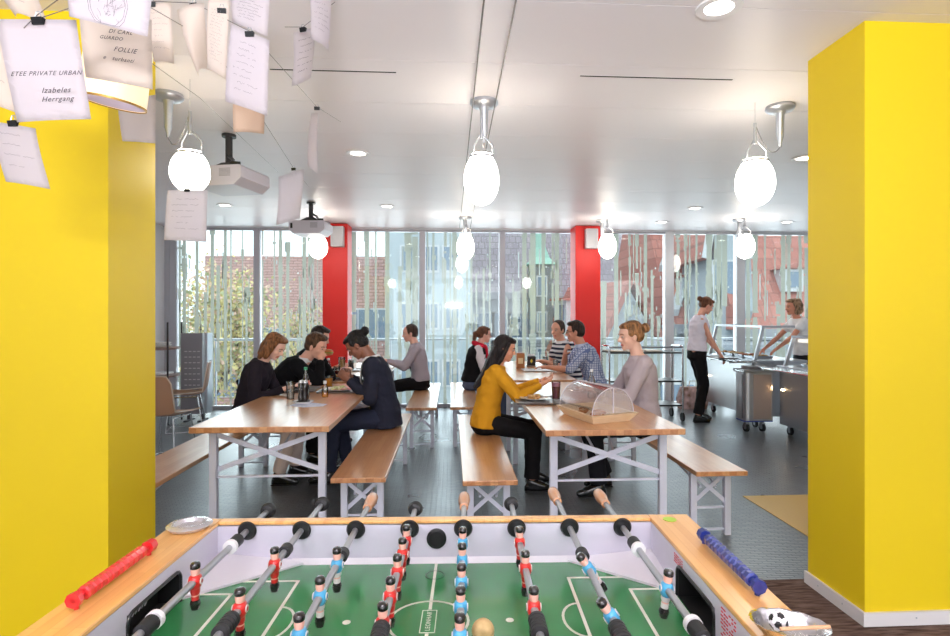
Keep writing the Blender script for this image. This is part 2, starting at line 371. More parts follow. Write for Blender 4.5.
def coping(t, x0, f0, x1, f1, ridge, depth, zt, m_):
    P_ = lambda x_, f: V((x_, -.4 + f * (depth / 2 + .4), zt + f * ridge))
    a, c = P_(x0, f0), P_(x1, f1); up = V((0, -.12, .28)); w_ = V((.2, 0, 0))
    MB().rings([[a - w_, a + w_, a + w_ + up, a - w_ + up], [c - w_, c + w_, c + w_ + up, c - w_ + up]]).build('roof_coping', m_, t)
for a_ in ((-1.1, .05, .6, .42), (-.4, .0, 1.0, .28), (-1.1, .3, .1, .55)): coping(t_, *a_, 8, 9, 5.5, wframe)
t_, w_ = block('tiled_roof_house', 'large red tiled roof at the far right behind the counter', 738, 850, 20, .9, plaster, 9, roof=rtile, rows=1, cols=5, w=.9, h=1.4, z0=-1.5, ridge=8)
dormers(t_, [(.1, .2), (1.9, .3)], 8, 9, 5.4)
coping(t_, -1.9, .05, -.6, .6, 8, 9, 5.4, gplaster)
tiled_house('narrow white gabled house between the two red tiled roofs', 726, 20.5, .42, 5.2, 7.6, 6, R(-6), 0, conc, rtile, 3, 1)
tiled_house('small steep gabled house in front of the grey roof, right of the red column', 630, 24, 1.7, -.4, 2.8, 6, R(12), 1, plaster, rtile, 1, 2, False)
# low pale annexes along the street that close the view under the roofs
mb_t, _ = block('low_annex', 'low pale annex under the red roofs at the right', 600, 830, 17.5, .35, plaster, 3, cols=9, rows=1, w=.7, h=1.5, z0=-1.5)
MB().box((-_ - .1, -.25, 4.85), (_ + .1, 3, 5.0)).build('flat_roof', mat('annex_roof', (150, 158, 168), .6), mb_t)

# tree with yellow autumn leaves
leafm = [mat('yellow_leaves', (214, 202, 142), .8), mat('olive_leaves', (172, 178, 138), .8), mat('pale_rust_leaves', (214, 184, 164), .8)]
barkm = mat('grey_bark', (92, 84, 78), .9, bump=(14, .5))
def tree(x, y, h, spread, label, seed, nleaf=5200):
    rn = random.Random(seed); t = thing('autumn_tree', label, 'tree', (x, y, -4.5))
    mb = MB(); tips = []
    def grow(p, d, ln, r_, lv):
        pts = [p]; q = p
        for k in range(4):
            d = (d + V((rn.uniform(-.18, .18), rn.uniform(-.18, .18), rn.uniform(-.05, .12)))).normalized(); q = q + d * ln / 4; pts.append(q)
        mb.tube(pts, [r_ * (1 - .12 * k) for k in range(5)], 6)
        if lv >= 2: tips.extend(pts[1:])
        if lv < 4:
            for k in range(3 if lv < 3 else 2):
                dd = (d + V((rn.uniform(-1, 1), rn.uniform(-1, 1), rn.uniform(-.1, .7))) * .8).normalized(); grow(pts[rn.choice([2, 3, 4])], dd, ln * .68, r_ * .5, lv + 1)
    grow(V((0, 0, 0)), V((0, 0, 1)), h * .42, .16, 0)
    mb.build('trunk_and_branches', barkm, t, smooth=True)
    mb = MB()
    for k in range(nleaf):
        p = rn.choice(tips) + V((rn.gauss(0, spread * .16), rn.gauss(0, spread * .16), rn.gauss(0, spread * .14)))
        s_ = rn.uniform(.05, .1); u = V((rn.uniform(-1, 1), rn.uniform(-1, 1), rn.uniform(-1, 1))).normalized(); w = u.orthogonal().normalized()
        mb.mi = rn.choice([0, 0, 1, 2])
        mb.f([mb.bm.verts.new(p + u * s_), mb.bm.verts.new(p + w * s_ * .6), mb.bm.verts.new(p - u * s_), mb.bm.verts.new(p - w * s_ * .6)])
    o = mb.build('foliage', leafm, t, keepn=True); o['kind'] = 'stuff'
q = aty(212, 300, 17); tree(q.x, 17, 8.0, 3.0, 'yellow leaved tree outside the windows at the far left', 3, 6500)
q = aty(292, 300, 25); tree(q.x, 25, 6.4, 2.0, 'smaller yellow leaved tree outside, just left of the red column', 8, 3000)
# parked cars down in the street
def car(x, y, rz, colr, label):
    t = thing('parked_car', label, 'car', (x, y, -4.5), rz)
    m_ = mat('car_paint_%d' % sum(colr), colr, .25, .2, coat=.6)
    mb = MB(); prof = [(-2.1, .3), (-2.15, .75), (-1.9, .95), (-1.3, 1.02), (-.7, 1.45), (.7, 1.47), (1.25, 1.05), (2.0, .85), (2.12, .5), (2.05, .28)]
    mb.rings([[V((a, s_ * .82, z)) for a, z in prof] for s_ in (-1, -.97, .97, 1)]); mb.build('body_shell', m_, t)
    mb = MB(); mb.rings([[V((a, s_ * .835, z)) for a, z in ((-1.15, 1.03), (-.66, 1.39), (.64, 1.41), (1.12, 1.05))] for s_ in (-1, 1)]); mb.build('side_windows', pane, t)
    for a in (-1.35, 1.35):
        for s_ in (-1, 1): MB().cyl((a, s_ * .7, .32), (a, s_ * .88, .32), .32, n=18).build('wheel', rubber, t)
for k, (px, Y, c_, lb) in enumerate([(196, 13.5, (228, 232, 236), 'white parked car in the street below the far left window'), (236, 19.5, (120, 140, 160), 'blue grey parked car below the left windows'), (300, 25, (214, 218, 222), 'pale silver parked car beyond the blond woman')]):
    q = aty(px, 300, Y); car(q.x, Y, R(8 * k), c_, lb)

# ---------------------------------------------------------------- trestle tables and benches
def trestle(name, label, cat, x0, x1, y0, y1, top, th, group, legw=.045):
    w = x1 - x0; ln = y1 - y0
    t = thing(name, label, cat, ((x0 + x1) / 2, y0, 0), 0, group); W = w / 2
    MB().box((-W, 0, top - th), (W, ln, top), bev=.004).build('tabletop' if top > .6 else 'seat', beech, t)
    zt = top - th - .001
    for k, yy in enumerate((.17, ln - .17)):
        for s_ in (-1, 1):
            xx = s_ * (W - .075 if top > .6 else W - .05)
            MB().box((xx - legw / 2, yy - .02, 0), (xx + legw / 2, yy + .02, zt), bev=.003).build('leg', white_metal, t)
        xx = (W - .075 if top > .6 else W - .05) - legw / 2
        mb = MB()
        zl = .44 if top > .6 else .2; zh = zt - .02
        sg = -1 if k == 0 else 1
        for s_ in (-1, 1):
            y_ = yy + s_ * .006; dd = V((2 * xx, 0, s_ * (zh - zl - .04))); n_ = V((0, 0, .016))
            a = V((-xx, y_, (zl + zh) / 2 - s_ * (zh - zl - .04) / 2))
            mb.rings([[a - n_ + V((0, -.003, 0)), a + n_ + V((0, -.003, 0)), a + n_ + V((0, .003, 0)), a - n_ + V((0, .003, 0))], [a + dd - n_ + V((0, -.003, 0)), a + dd + n_ + V((0, -.003, 0)), a + dd + n_ + V((0, .003, 0)), a + dd - n_ + V((0, .003, 0))]])
        mb.build('cross_brace', white_metal, t)
        MB().box((-xx, yy - .008, (zl - .03)), (xx, yy + .008, zl - .018)).build('stretcher', white_metal, t)
        if top < .6: MB().box((-xx, yy - .008, .03), (xx, yy + .008, .042)).build('floor_bar', white_metal, t)
        mb = MB()
        for s_ in (-1, 1): mb.tube([(s_ * .05, yy - sg * .02, zt - .01 if False else zl + .1), (s_ * .09, yy - sg * .45, zt - .012)], .008, 8)
        mb.build('folding_strut', white_metal, t)
    return t
G1 = None
trestle('trestle_table', 'long beech trestle table in the left foreground, empty front end', 'table', -1.525, -.72, 3.41, 5.56, .75, .035, G1)
trestle('trestle_table', 'beech trestle table in the right foreground under the domed bread display', 'table', .536, 1.35, 3.21, 5.55, .75, .035, G1)
trestle('trestle_table', 'rear left beech trestle table beneath the man eating a sandwich', 'table', -1.525, -.725, 5.72, 8.0, .75, .035, G1)
trestle('trestle_table', 'rear right beech trestle table with the two talking men', 'table', .522, 1.29, 5.74, 8.15, .75, .035, G1)
def bench(label, *a): return trestle('trestle_bench', label, 'bench', a[0], a[1], a[2], a[3], .45, .03, None, .04)
bench('beech bench under the man in the dark suit, left of the aisle', -.705, -.385, 3.38, 5.6)
bench('beech bench under the woman in the mustard top', .066, .386, 3.28, 5.5)
bench('beech bench under the woman in the grey sweater, at the right', 1.493, 1.815, 3.39, 5.6)
bench('beech bench beside the left yellow column', -2.0, -1.675, 3.06, 5.6)
bench('rear beech bench under the man in grey shirt and tie', -.47, -.15, 5.93, 8.14)
bench('rear beech bench under the woman with the red scarf', -.008, .305, 5.95, 8.16)
bench('rear beech bench under the two talking men', 1.48, 1.8, 5.85, 8.05)
bench('rear left bench under the dark haired person', -1.98, -1.665, 5.75, 7.9)

# ---------------------------------------------------------------- ceiling fittings
egg_m = mat('glowing_opal_glass', (255, 250, 240), .3, emit=EGG)
warm_ring = mat('glowing_ring', (255, 250, 240), .4, emit=2.2)
def egg_lamp(label, cx, cy, ex, ey, ztop_egg, rad=.098, ht=.27, yoke=None):
    """round ceiling rose with tapered stem, loose cable, clamp ring, opal egg glass"""
    t = thing('pendant_lamp', label, 'lamp', (ex, ey, CEIL), 0, None); D = ztop_egg - CEIL
    rx, ry = cx - ex, cy - ey
    MB().lathe([(.085, -.001), (.088, -.02), (.075, -.034), (.035, -.042), (.026, -.06), (.022, -.2), (.012, -.235), (.01, -.26)], at=(rx, ry, 0)).build('ceiling_rose', silver, t, smooth=True)
    zt = D
    prof = [(rad * .6, 0)] + [(max(.003, rad * math.sqrt(max(0, 1 - ((z_ - .5) / (.57 if z_ < .5 else .5)) ** 2))), -ht * z_) for z_ in [k / 18 for k in range(19)]]
    MB().lathe(prof, at=(0, 0, zt), n=28).build('egg_globe', egg_m, t, smooth=True)
    MB().lathe([(rad * .6, .006), (rad * .68, .006), (rad * .68, -.008), (rad * .6, -.008)], at=(0, 0, zt - .012)).build('clamp_ring', silver, t, smooth=True)
    mb = MB(); a = rad * .63; top = min(.2, -zt - .1)
    mb.tube([(a, 0, zt - .01), (a, 0, zt + .06), (.01, 0, zt + .12), (0, 0, zt + .2)], .006); mb.tube([(-a * .7, 0, zt - .01), (-a * .7, 0, zt + .05), (-.01, 0, zt + .12)], .005)
    mb.cyl((0, 0, zt + .1), (0, 0, zt + .23), .009); mb.cyl((0, 0, zt + .22), (0, 0, -.002), .0012)
    mb.build('wire_yoke', silver, t, smooth=True)
    mb = MB(); s = V((rx, ry, -.26)); e = V((0, 0, zt + .23)); mid = V((rx * .55, ry * .5, zt - .02)) if abs(rx) + abs(ry) > .1 else V((.05, 0, zt + .05))
    pts = [s * (1 - k / 14) ** 2 + mid * 2 * (k / 14) * (1 - k / 14) + e * (k / 14) ** 2 for k in range(15)]
    mb.tube(pts, .003, 6); mb.build('loose_cable', mat('grey_cable', (120, 118, 122), .6), t)
def place_lamp(label, rose_px, egg_px, top_py, bot_py, wpx, Y):
    c = atz(rose_px[0], rose_px[1], CEIL); a = aty(egg_px, top_py, Y); b_ = aty(egg_px, bot_py, Y); w = (aty(egg_px + wpx, top_py, Y) - a).length
    egg_lamp(label, c.x, c.y, a.x, Y, a.z, w / 2, a.z - b_.z)
place_lamp('egg shaped glowing pendant nearest the ceiling centre, between the taut cables', (484, 101), 481.5, 155, 206, 35, 3.45)
place_lamp('egg shaped glowing pendant in front of the large projector at left', (168, 94), 190, 152, 193, 38, 3.3)
place_lamp('large egg shaped glowing pendant near the right yellow column', (780, 106), 755, 160, 207, 36, 3.45)
place_lamp('small egg pendant below the rear projector', (324, 222), 318, 236, 259, 19, 7.5)
place_lamp('small egg pendant over the far end of the aisle', (465, 217), 465.5, 235, 260, 17.5, 7.6)
place_lamp('small egg pendant in front of the right red column', (602, 220), 607.5, 235, 259, 17.5, 7.7)
place_lamp('small egg pendant above the serving counter', (739, 219), 745, 235, 259, 18, 7.55)

def downlight(px, py, label):
    p = atz(px, py, CEIL)
    t = thing('downlight', label, 'ceiling light', (p.x, p.y, CEIL))
    MB().lathe([(.062, -.002), (.062, -.006), (.095, -.008), (.098, -.001)], n=28, caps=False).build('trim_ring', white, t, smooth=True)
    MB().lathe([(.0615, -.003), (.001, -.003)], n=24, caps=False).build('lit_lens', mat('downlight_lens', (255, 248, 236), .4, emit=9), t)
for a in [(719, 7, 'recessed round downlight near the top edge, right of centre'), (358, 153, 'recessed round downlight above the left aisle side'), (387, 206, 'small recessed downlight near the left centre windows'), (225, 205, 'small recessed downlight under the hanging white sheet'), (695, 208, 'recessed downlight between the two right pendants'), (662, 222, 'small recessed downlight close to the windows, right of the red column'), (787, 222, 'small recessed downlight beside the right yellow column'), (804, 158, 'recessed downlight half hidden by the right yellow column')]: downlight(*a)
def slot(pa, pb, label, wd=.012):
    a = atz(*pa, CEIL); b_ = atz(*pb, CEIL); yy = (a.y + b_.y) / 2
    t = thing('air_slot', label, 'vent', ((a.x + b_.x) / 2, yy, CEIL)); w = (b_.x - a.x) / 2
    MB().box((-w, -wd / 2, -.003), (w, wd / 2, -.0006)).build('dark_slot', dark, t)
    MB().box((-w - .01, -wd, -.002), (w + .01, -wd / 2, -.0006)).box((-w - .01, wd / 2, -.002), (w + .01, wd, -.0006)).build('slot_edge', white, t)
slot((580, 76), (733, 79), 'thin dark slot in the ceiling right of the cables'); slot((270, 69), (396, 72), 'thin dark slot in the ceiling behind the hanging sheets')
# taut cable pair along the ceiling
mb = MB()
def cable(pts, r_, label, nm='ceiling_cable', m_=None, group=None):
    mb = MB(); mb.tube(pts, r_, 6); o = mb.build(nm, m_ or mat('steel_cable', (96, 84, 80), .4, .5)); tag(o, label, 'cable', group); return o
p1 = atz(459.5, 228, 2.68); p0 = atz(484, 0, 2.68); p0 = p0 + (p0 - p1) * .3; cable([p0, p1], .004, 'left of two taut cables running below the ceiling to the windows')
p1 = atz(470, 229, 2.68); p0 = atz(516, 0, 2.68); p0 = p0 + (p0 - p1) * .3; cable([p0, p1], .004, 'right of two taut cables running below the ceiling to the windows')

def projector(px, py, Y, w, h, label, rz):
    """white beamer hanging upside down on a black bracket"""
    p = aty(px, py, Y); t = thing('ceiling_projector', label, 'projector', (p.x, Y, CEIL), rz)
    z1 = p.z - CEIL + h / 2; z0 = z1 - h; d = w * .8
    case = mat('projector_case', (214, 210, 220), .4)
    q = MB(); pf = [(-w / 2, z1 - .01), (-w / 2 + .015, z1), (w / 2 - .02, z1), (w / 2, z1 - .02), (w / 2, z0 + h * .35), (w / 2 - .06, z0), (-w / 2 + .05, z0), (-w / 2, z0 + h * .3)]
    q.rings([[V((a * .97, -d / 2, z + (.0))) for a, z in pf], [V((a, -d / 2 + .02, z)) for a, z in pf], [V((a, d / 2, z)) for a, z in pf]]); q.build('case', case, t)
    q = MB()
    for k in range(7): q.box((w * .1, -d / 2 - .002, z0 + h * .45 + k * h * .06), (w * .3, -d / 2 - .0005, z0 + h * .475 + k * h * .06))
    q.build('vent_slats', mat('grey_slats', (150, 148, 156), .5), t)
    MB().box((-w * .44, -d / 2 - .004, z0 + h * .4), (-w * .38, -d / 2 - .0006, z0 + h * .8)).build('lens_window', black, t)
    q = MB(); q.cyl((0, 0, -.001), (0, 0, -.02), .05); q.cyl((0, 0, -.02), (0, 0, z1 + .05), .025); q.rings([[V((-.04, -.03, z1 + .06)), V((.04, -.03, z1 + .06)), V((.04, .03, z1 + .06)), V((-.04, .03, z1 + .06))], [V((-.13, -.08, z1)), V((.13, -.08, z1)), V((.13, .08, z1)), V((-.13, .08, z1))]])
    q.build('mounting_bracket', mat('dark_bracket', (52, 50, 52), .5), t)
    q = MB(); q.tube([(.02, -.03, z1 + .1), (.09, -.08, z1 + .06), (w * .33, -d / 2 - .0, z1 + .012), (w * .45, -d / 2 + .02, z1 + .01)], .012); q.build('cable', black, t, smooth=True)
    return t
projector(229, 181, 4.3, .44, .14, 'white ceiling projector on a black bracket, larger and nearer at left', R(-14))
projector(311, 229, 6.8, .42, .15, 'white ceiling projector hanging in front of the left red column', R(-4))

# drum shaped spot pendant behind the hanging sheets
p = aty(113, 103, 2.05)
t = thing('drum_pendant', 'cream glowing drum pendant behind the hanging sheets', 'lamp', (p.x, 2.05, CEIL)); t.rotation_euler = (0, 0, 0)
Mx = Matrix.Translation((0, 0, p.z - CEIL)) @ Matrix.Rotation(R(9), 4, 'Y') @ Matrix.Rotation(R(4), 4, 'X')
MB().lathe([(.099, 0), (.101, .0), (.101, .25), (.06, .27), (.02, .275)], M=Mx, n=40, caps=False).build('drum_shade', mat('cream_lit_shade', (255, 238, 200), .5, emit=.6), t, smooth=True)
MB().lathe([(.099, .001), (.094, .02), (.08, .09), (.05, .13), (.01, .14)], M=Mx, n=40, caps=False).build('reflector', mat('satin_reflector', (214, 206, 222), .5, 0), t, smooth=True)
MB().lathe([(.098, -.004), (.103, -.004), (.103, .003), (.098, .003)], M=Mx, n=40, caps=False).build('rim', mat('brass_rim', (190, 150, 80), .3, .8), t, smooth=True)
MB().cyl(Mx @ V((0, 0, .10)), Mx @ V((0, 0, .132)), .03, n=20).build('lamp_bulb', mat('downlight_lens'), t)
MB().cyl(Mx @ V((0, 0, .27)), (.06, 0, -.001), .004).build('suspension_wire', silver, t)
# ---------------------------------------------------------------- hanging sheets with handwriting
clipm = mat('black_clip', (20, 20, 22), .3, .4)
def clip(p, label, s=.016):
    t = thing('binder_clip', label, 'clip', p, random.uniform(-.4, .4))
    MB().rings([[V((-s, -.006, 0)), V((s, -.006, 0)), V((s, .006, 0)), V((-s, .006, 0))], [V((-s, -.002, -s * 1.1)), V((s, -.002, -s * 1.1)), V((s, .002, -s * 1.1)), V((-s, .002, -s * 1.1))]]).build('clip_body', clipm, t)
    MB().tube([(-s * .6, 0, 0), (-s * .3, 0, s * 1.1), (s * .3, 0, s * 1.1), (s * .6, 0, 0)], .0012, 6).build('wire_handle', silver, t)
def text_mesh(body, size, M, m_, parent, name='handwriting', shear=.35):
    cu = bpy.data.curves.new('t', 'FONT'); cu.body = body; cu.size = size; cu.shear = shear; cu.extrude = .0001; cu.space_character = 1.15
    ob = bpy.data.objects.new('t', cu); C.objects.link(ob); bpy.context.view_layer.update()
    me = bpy.data.meshes.new_from_object(ob.evaluated_get(bpy.context.evaluated_depsgraph_get())); bpy.data.objects.remove(ob)
    me.transform(M); me.materials.clear(); me.materials.append(m_)
    o = bpy.data.objects.new(name, me); C.objects.link(o); o.parent = parent; return o
def sheet(label, quad, Y, m_=None, clip_px=None, lines=None, scrib=0, curl=.01, dY=(0, 0, 0, 0), doodle=None, seed=0, tail=0):
    """quad: TL TR BR BL photo points, Y distances"""
    rn = random.Random(seed + len(label)); P = [aty(a[0], a[1], Y + d) for a, d in zip(quad, dY)]
    org = (P[0] + P[1]) / 2; t = thing('paper_sheet', label, 'paper', org)
    n_ = (P[1] - P[0]).cross(P[3] - P[0]).normalized()
    if n_.y > 0: n_ = -n_
    nu, nv = 8, 10
    def pt(u, v):
        q = (P[0] * (1 - u) + P[1] * u) * (1 - v) + (P[3] * (1 - u) + P[2] * u) * v
        return q + n_ * (curl * (math.sin(PI * u) - .6) * (.3 + v) + curl * .7 * math.sin(v * 3 + u)) - org
    bm = bmesh.new(); g = [[bm.verts.new(pt(i / nu, j / nv)) for i in range(nu + 1)] for j in range(nv + 1)]
    for j in range(nv):
        for i in range(nu): bm.faces.new((g[j][i], g[j + 1][i], g[j + 1][i + 1], g[j][i + 1]))
    bmesh.ops.solidify(bm, geom=bm.faces[:], thickness=.0004)
    me = bpy.data.meshes.new('sheet'); bm.to_mesh(me); bm.free(); me.materials.append(m_ or paper)
    me.polygons.foreach_set('use_smooth', [True] * len(me.polygons))
    o = bpy.data.objects.new('sheet', me); C.objects.link(o); o.parent = t
    w = (P[1] - P[0]).length
    def frame(u, v):
        c = pt(u, v) + n_ * (.002 + curl * .12); X = (pt(min(u + .25, 1), v) - pt(u, v)).normalized(); Z = n_; Yv = Z.cross(X).normalized(); X = Yv.cross(Z)
        return Matrix((( X.x, Yv.x, Z.x, c.x), (X.y, Yv.y, Z.y, c.y), (X.z, Yv.z, Z.z, c.z), (0, 0, 0, 1)))
    if lines:
        for (u, v, txt, sz) in lines: text_mesh(txt, sz, frame(u, v), ink, t)
    if scrib:
        mb = MB(); v = .2
        for k in range(scrib):
            v = .18 + .7 * k / scrib; u = rn.uniform(.12, .3); end = rn.uniform(.6, .88)
            pts = []
            while u < end:
                pts.append(pt(u, v + rn.uniform(-.012, .012)) + n_ * .0022); u += .022
                if rn.random() < .12 and len(pts) > 2:
                    mb.tube(pts, w * .0035, 4); pts = []; u += .04
            if len(pts) > 2: mb.tube(pts, w * .0035, 4)
        mb.build('handwriting', mat('pale_ink', (150, 144, 152), .8), t)
    if doodle:
        mb = MB(); u0, v0, r_ = doodle; asp = w / (P[3] - P[0]).length
        def dp(a, q): return pt(u0 + math.cos(a) * q, min(.98, max(.01, v0 + math.sin(a) * q * asp))) + n_ * .0024
        for q in (r_, r_ * .88): mb.tube([dp(2 * PI * k / 36, q * rn.uniform(.97, 1.03)) for k in range(37)], w * .003, 4)
        for k in range(26):
            a = rn.uniform(0, 2 * PI); q = rn.uniform(.0, .8) * r_; mb.tube([dp(a, q), dp(a + rn.uniform(-.5, .5), q + rn.uniform(-.2, .2) * r_), dp(a + rn.uniform(-.7, .7), q + rn.uniform(-.3, .1) * r_)], w * .0025, 4)
        mb.build('round_doodle', mat('pale_ink', (150, 144, 152), .8), t)
    if clip_px: clip(aty(clip_px[0], clip_px[1], Y - .006) , 'small black clip holding the ' + label[:60].split(',')[0], .0128)
    return t
sheet('large grey sheet with block letters at the left edge', [(-4, 19), (76.6, 20), (90, 118.5), (16.4, 122)], 1.3, clip_px=(38, 18), lines=[(.055, .56, 'ETEE PRIVATE URBAN', .0135), (.42, .735, 'Izabeles', .0165), (.40, .82, 'Herrgang', .0155)], curl=.003)
sheet('partly hidden cream sheet at the far left edge', [(-30, 25), (1, 33), (15.5, 112), (-12, 103)], 1.42, paper_warm, scrib=6, seed=3)
sheet('small tilted sheet below, on the yellow column', [(-8, 121), (36.7, 129), (46.7, 188), (3.8, 181)], 1.5, clip_px=(13, 121), scrib=4, seed=5)
sheet('curled sheet cut by the top left corner', [(-12, -32), (36, -30), (37, 18), (10, 13)], 1.5, paper_warm, scrib=5, curl=.03, seed=2)
sheet('grey sheet with a round stamp like doodle', [(66, -30), (155, -22), (146.5, 36), (68.7, 16)], 1.25, doodle=(.5, .62, .24), curl=.003)
sheet('cream sheet with four slanting words over the drum pendant', [(79, 14), (152, 20), (152, 89), (85, 77)], 1.55, paper_warm, lines=[(.4, .26, 'DI CARL', .0145), (.27, .36, 'GUARDO', .0125), (.46, .53, 'FOLLIE', .017), (.3, .67, 'e   turbanti', .0145)], curl=.003)
sheet('narrow cream sheet right of the four words', [(147, 4), (172, 3), (172, 62), (152.6, 61)], 1.75, paper_warm, clip_px=(151, 2), scrib=7, seed=9)
sheet('folded cream sheet ending in a point', [(176, 9), (206, 5), (207, 66), (195.8, 74)], 1.8, paper_warm, clip_px=(194, 4), scrib=0, curl=.03, dY=(0, .0, .06, .0))
sheet('cream sheet with dense lines of writing', [(208, -4), (231, 1), (224, 78), (206, 67)], 1.78, paper_warm, clip_px=(222, 9), scrib=16, seed=11)
sheet('sheet with dense writing cut by the top edge', [(230.6, -22), (272, -20), (266, 35), (231.7, 22)], 1.95, scrib=12, seed=12)
sheet('tilted pinkish sheet under a clip with loose handwriting', [(230.6, 23), (270, 41), (266.4, 115), (224.3, 101)], 1.75, clip_px=(249.6, 32), scrib=8, seed=14, curl=.006)
sheet('tan sheet tucked behind the tilted pinkish one', [(233, 90), (266, 98), (263, 133), (232.7, 131.7)], 2.3, mat('tan_paper', (240, 216, 196), .8))
sheet('slim white sheet facing sideways near the ceiling slot', [(293.4, 32.7), (314, 27), (314, 77), (293, 86.4)], 2.2, clip_px=(303, 28), scrib=6, seed=17, dY=(0, .12, .12, 0))
sheet('white sheet cut by the top edge above the aisle', [(308, -25), (331, -22), (331, 51.6), (312, 38)], 2.1, scrib=9, seed=18, dY=(0, .08, .08, 0))
sheet('twisted narrow sheet at the far end of the string', [(311, 112), (319, 113), (315, 173), (306, 163)], 2.75, clip_px=(317, 107), scrib=5, seed=19, dY=(0, .15, .1, 0))
sheet('bent sheet hanging beside the rear projector', [(278.7, 176.6), (303, 169), (302, 218), (277, 225)], 3.4, clip_px=(293.5, 168), scrib=0, curl=.02, dY=(0, .1, .1, 0))
sheet('white sheet hanging below the left egg pendant', [(167.4, 190), (207.8, 190), (206, 241.8), (163.6, 240)], 2.9, clip_px=(187, 189), scrib=6, seed=22, curl=.004)
sheet('blank white sheet beside the drum pendant', [(117, 100), (156, 95), (155, 143), (122, 141)], 2.35, scrib=0, curl=.004)
thin = mat('thin_wire', (110, 104, 106), .4, .6)
def wire(pts, lb): return cable([aty(*p) for p in pts], .0011, lb, 'hanging_wire', thin)
wire([(24, 28, 1.28), (36, 16, 1.3), (76, -14, 1.4)], 'thin wire above the large grey sheet')
wire([(20, 25, 1.32), (70, 8, 1.4), (150, -8, 1.5)], 'thin wire crossing behind the doodle sheet')
wire([(145, 1, 1.65), (194, 3, 1.8), (249, 31, 1.76), (317, 107, 2.76), (341, 122, 3.9)], 'string carrying the tilted pinkish sheet and the twisted sheet')
wire([(148, 6, 1.6), (200, 36, 1.9), (236, 78, 2.4), (293.5, 168, 3.4), (309, 187, 5.6)], 'string carrying the bent sheet beside the rear projector')
wire([(150, 62, 1.9), (200, 98, 2.4), (278, 172, 4.4)], 'thin string passing above the left egg pendant')
wire([(285, 27, 2.1), (303, 27, 2.2), (335, 2, 2.3)], 'short string above the slim white sheet')

# ---------------------------------------------------------------- football table
FB = thing('foosball_table', 'table football game with golden wooden rails and green pitch in the foreground', 'foosball table', (-.050, 1.265, 0), R(-1.9))
IX = .593; IY = .305; OX = .705; OY = .335; PZ = .725; TZ = .84; RZ = .818
cab = mat('lavender_grey_laminate', (214, 210, 224), .35)
# rails: end rails (wide) and side rails (slim)
for s_, nm in ((-1, 'end_rail'), (1, 'end_rail')):
    q = MB(); a, b_ = sorted((s_ * IX, s_ * OX)); q.box((a, -OY, TZ - .012), (b_, OY, TZ), bev=.003); q.build(nm, rail_wood, FB)
for s_ in (-1, 1):
    a, b_ = sorted((s_ * IY, s_ * OY)); MB().box((-IX, a, TZ - .010), (IX, b_, TZ), bev=.003).build('side_rail', rail_wood, FB)
for s_ in (-1, 1):
    a, b_ = sorted((s_ * (IY + .001), s_ * (OY - .004))); q = MB()
    q.box((-OX + .01, a, .5), (OX - .01, b_, TZ - .0125)); q.build('side_panel', cab, FB)
    a, b_ = sorted((s_ * (IX + .012), s_ * (OX - .008))); q = MB()
    # end wall with a real goal mouth (arched top corners)
    gy0, gy1, gz = -.105, .105, .075
    q.box((a, -OY + .035, .5), (b_, gy0, TZ - .0125)); q.box((a, gy1, .5), (b_, OY - .035, TZ - .0125)); q.box((a, gy0, PZ + gz), (b_, gy1, TZ - .0125)); q.box((a, gy0, .5), (b_, gy1, PZ - .02))
    q.build('end_panel', cab, FB)
    x = s_ * (IX + .005)
    q = MB(); a, b_ = sorted((s_ * (IX + .001), s_ * (IX + .011)))
    q.box((a, -IY, PZ), (b_, gy0, TZ - .0125)); q.box((a, gy1, PZ), (b_, IY, TZ - .0125)); q.box((a, gy0, PZ + gz), (b_, gy1, TZ - .0125))
    q.build('inner_wall', cab, FB)
    # goal mouth frame and black mesh behind
    q = MB(); ro = .02; pr = [(gy0, PZ)] + [(gy0 + ro - ro * math.cos(a_), PZ + gz - ro + ro * math.sin(a_)) for a_ in [PI / 2 * k / 5 for k in range(6)]] + [(gy1 - ro + ro * math.sin(a_), PZ + gz - ro + ro * math.cos(a_)) for a_ in [PI / 2 * k / 5 for k in range(6)]] + [(gy1, PZ)]
    q.tube([(s_ * IX, y_, z_) for y_, z_ in pr], .004, 8); q.build('goal_frame', black, FB, smooth=True)
    q = MB(); xo = s_ * (IX + .055); q.box((min(s_ * (IX + .002), xo), gy0 + .002, PZ - .012), (max(s_ * (IX + .002), xo), gy1 - .002, PZ - .002)); q.box((min(s_ * (IX + .012), xo), gy0 + .002, PZ + gz - .006), (max(s_ * (IX + .012), xo), gy1 - .002, PZ + gz - .002)); q.box((min(xo, xo + .004), gy0 + .002, PZ - .01), (max(xo, xo + .004), gy1 - .002, PZ + gz - .002))
    for y_ in (gy0 + .001, gy1 - .004): q.box((min(s_ * (IX + .002), xo), y_, PZ - .01), (max(s_ * (IX + .002), xo), y_ + .003, PZ + gz - .002))
    g_ = q.build('goal_pocket', dark, FB)
    q = MB()
    for k in range(9): q.tube([(xo - s_ * .004, -.05 + .012 * k, PZ + .02), (xo - s_ * .008, -.045 + .012 * k, PZ + .032 + .006 * (k % 2)), (xo - s_ * .004, -.04 + .012 * k, PZ + .045)], .0018, 5)
    q.build('goal_net_springs', chrome, g_)
pitch_m = mat('green_pitch', (46, 116, 66), .22, coat=.5, vary=(2.2, (58, 128, 76)))
MB().box((-IX, -IY, PZ - .012), (IX, IY, PZ)).build('pitch', pitch_m, FB)
MB().box((-OX + .02, -OY + .05, .49), (OX - .02, OY - .05, .5)).build('bottom_board', cab, FB)
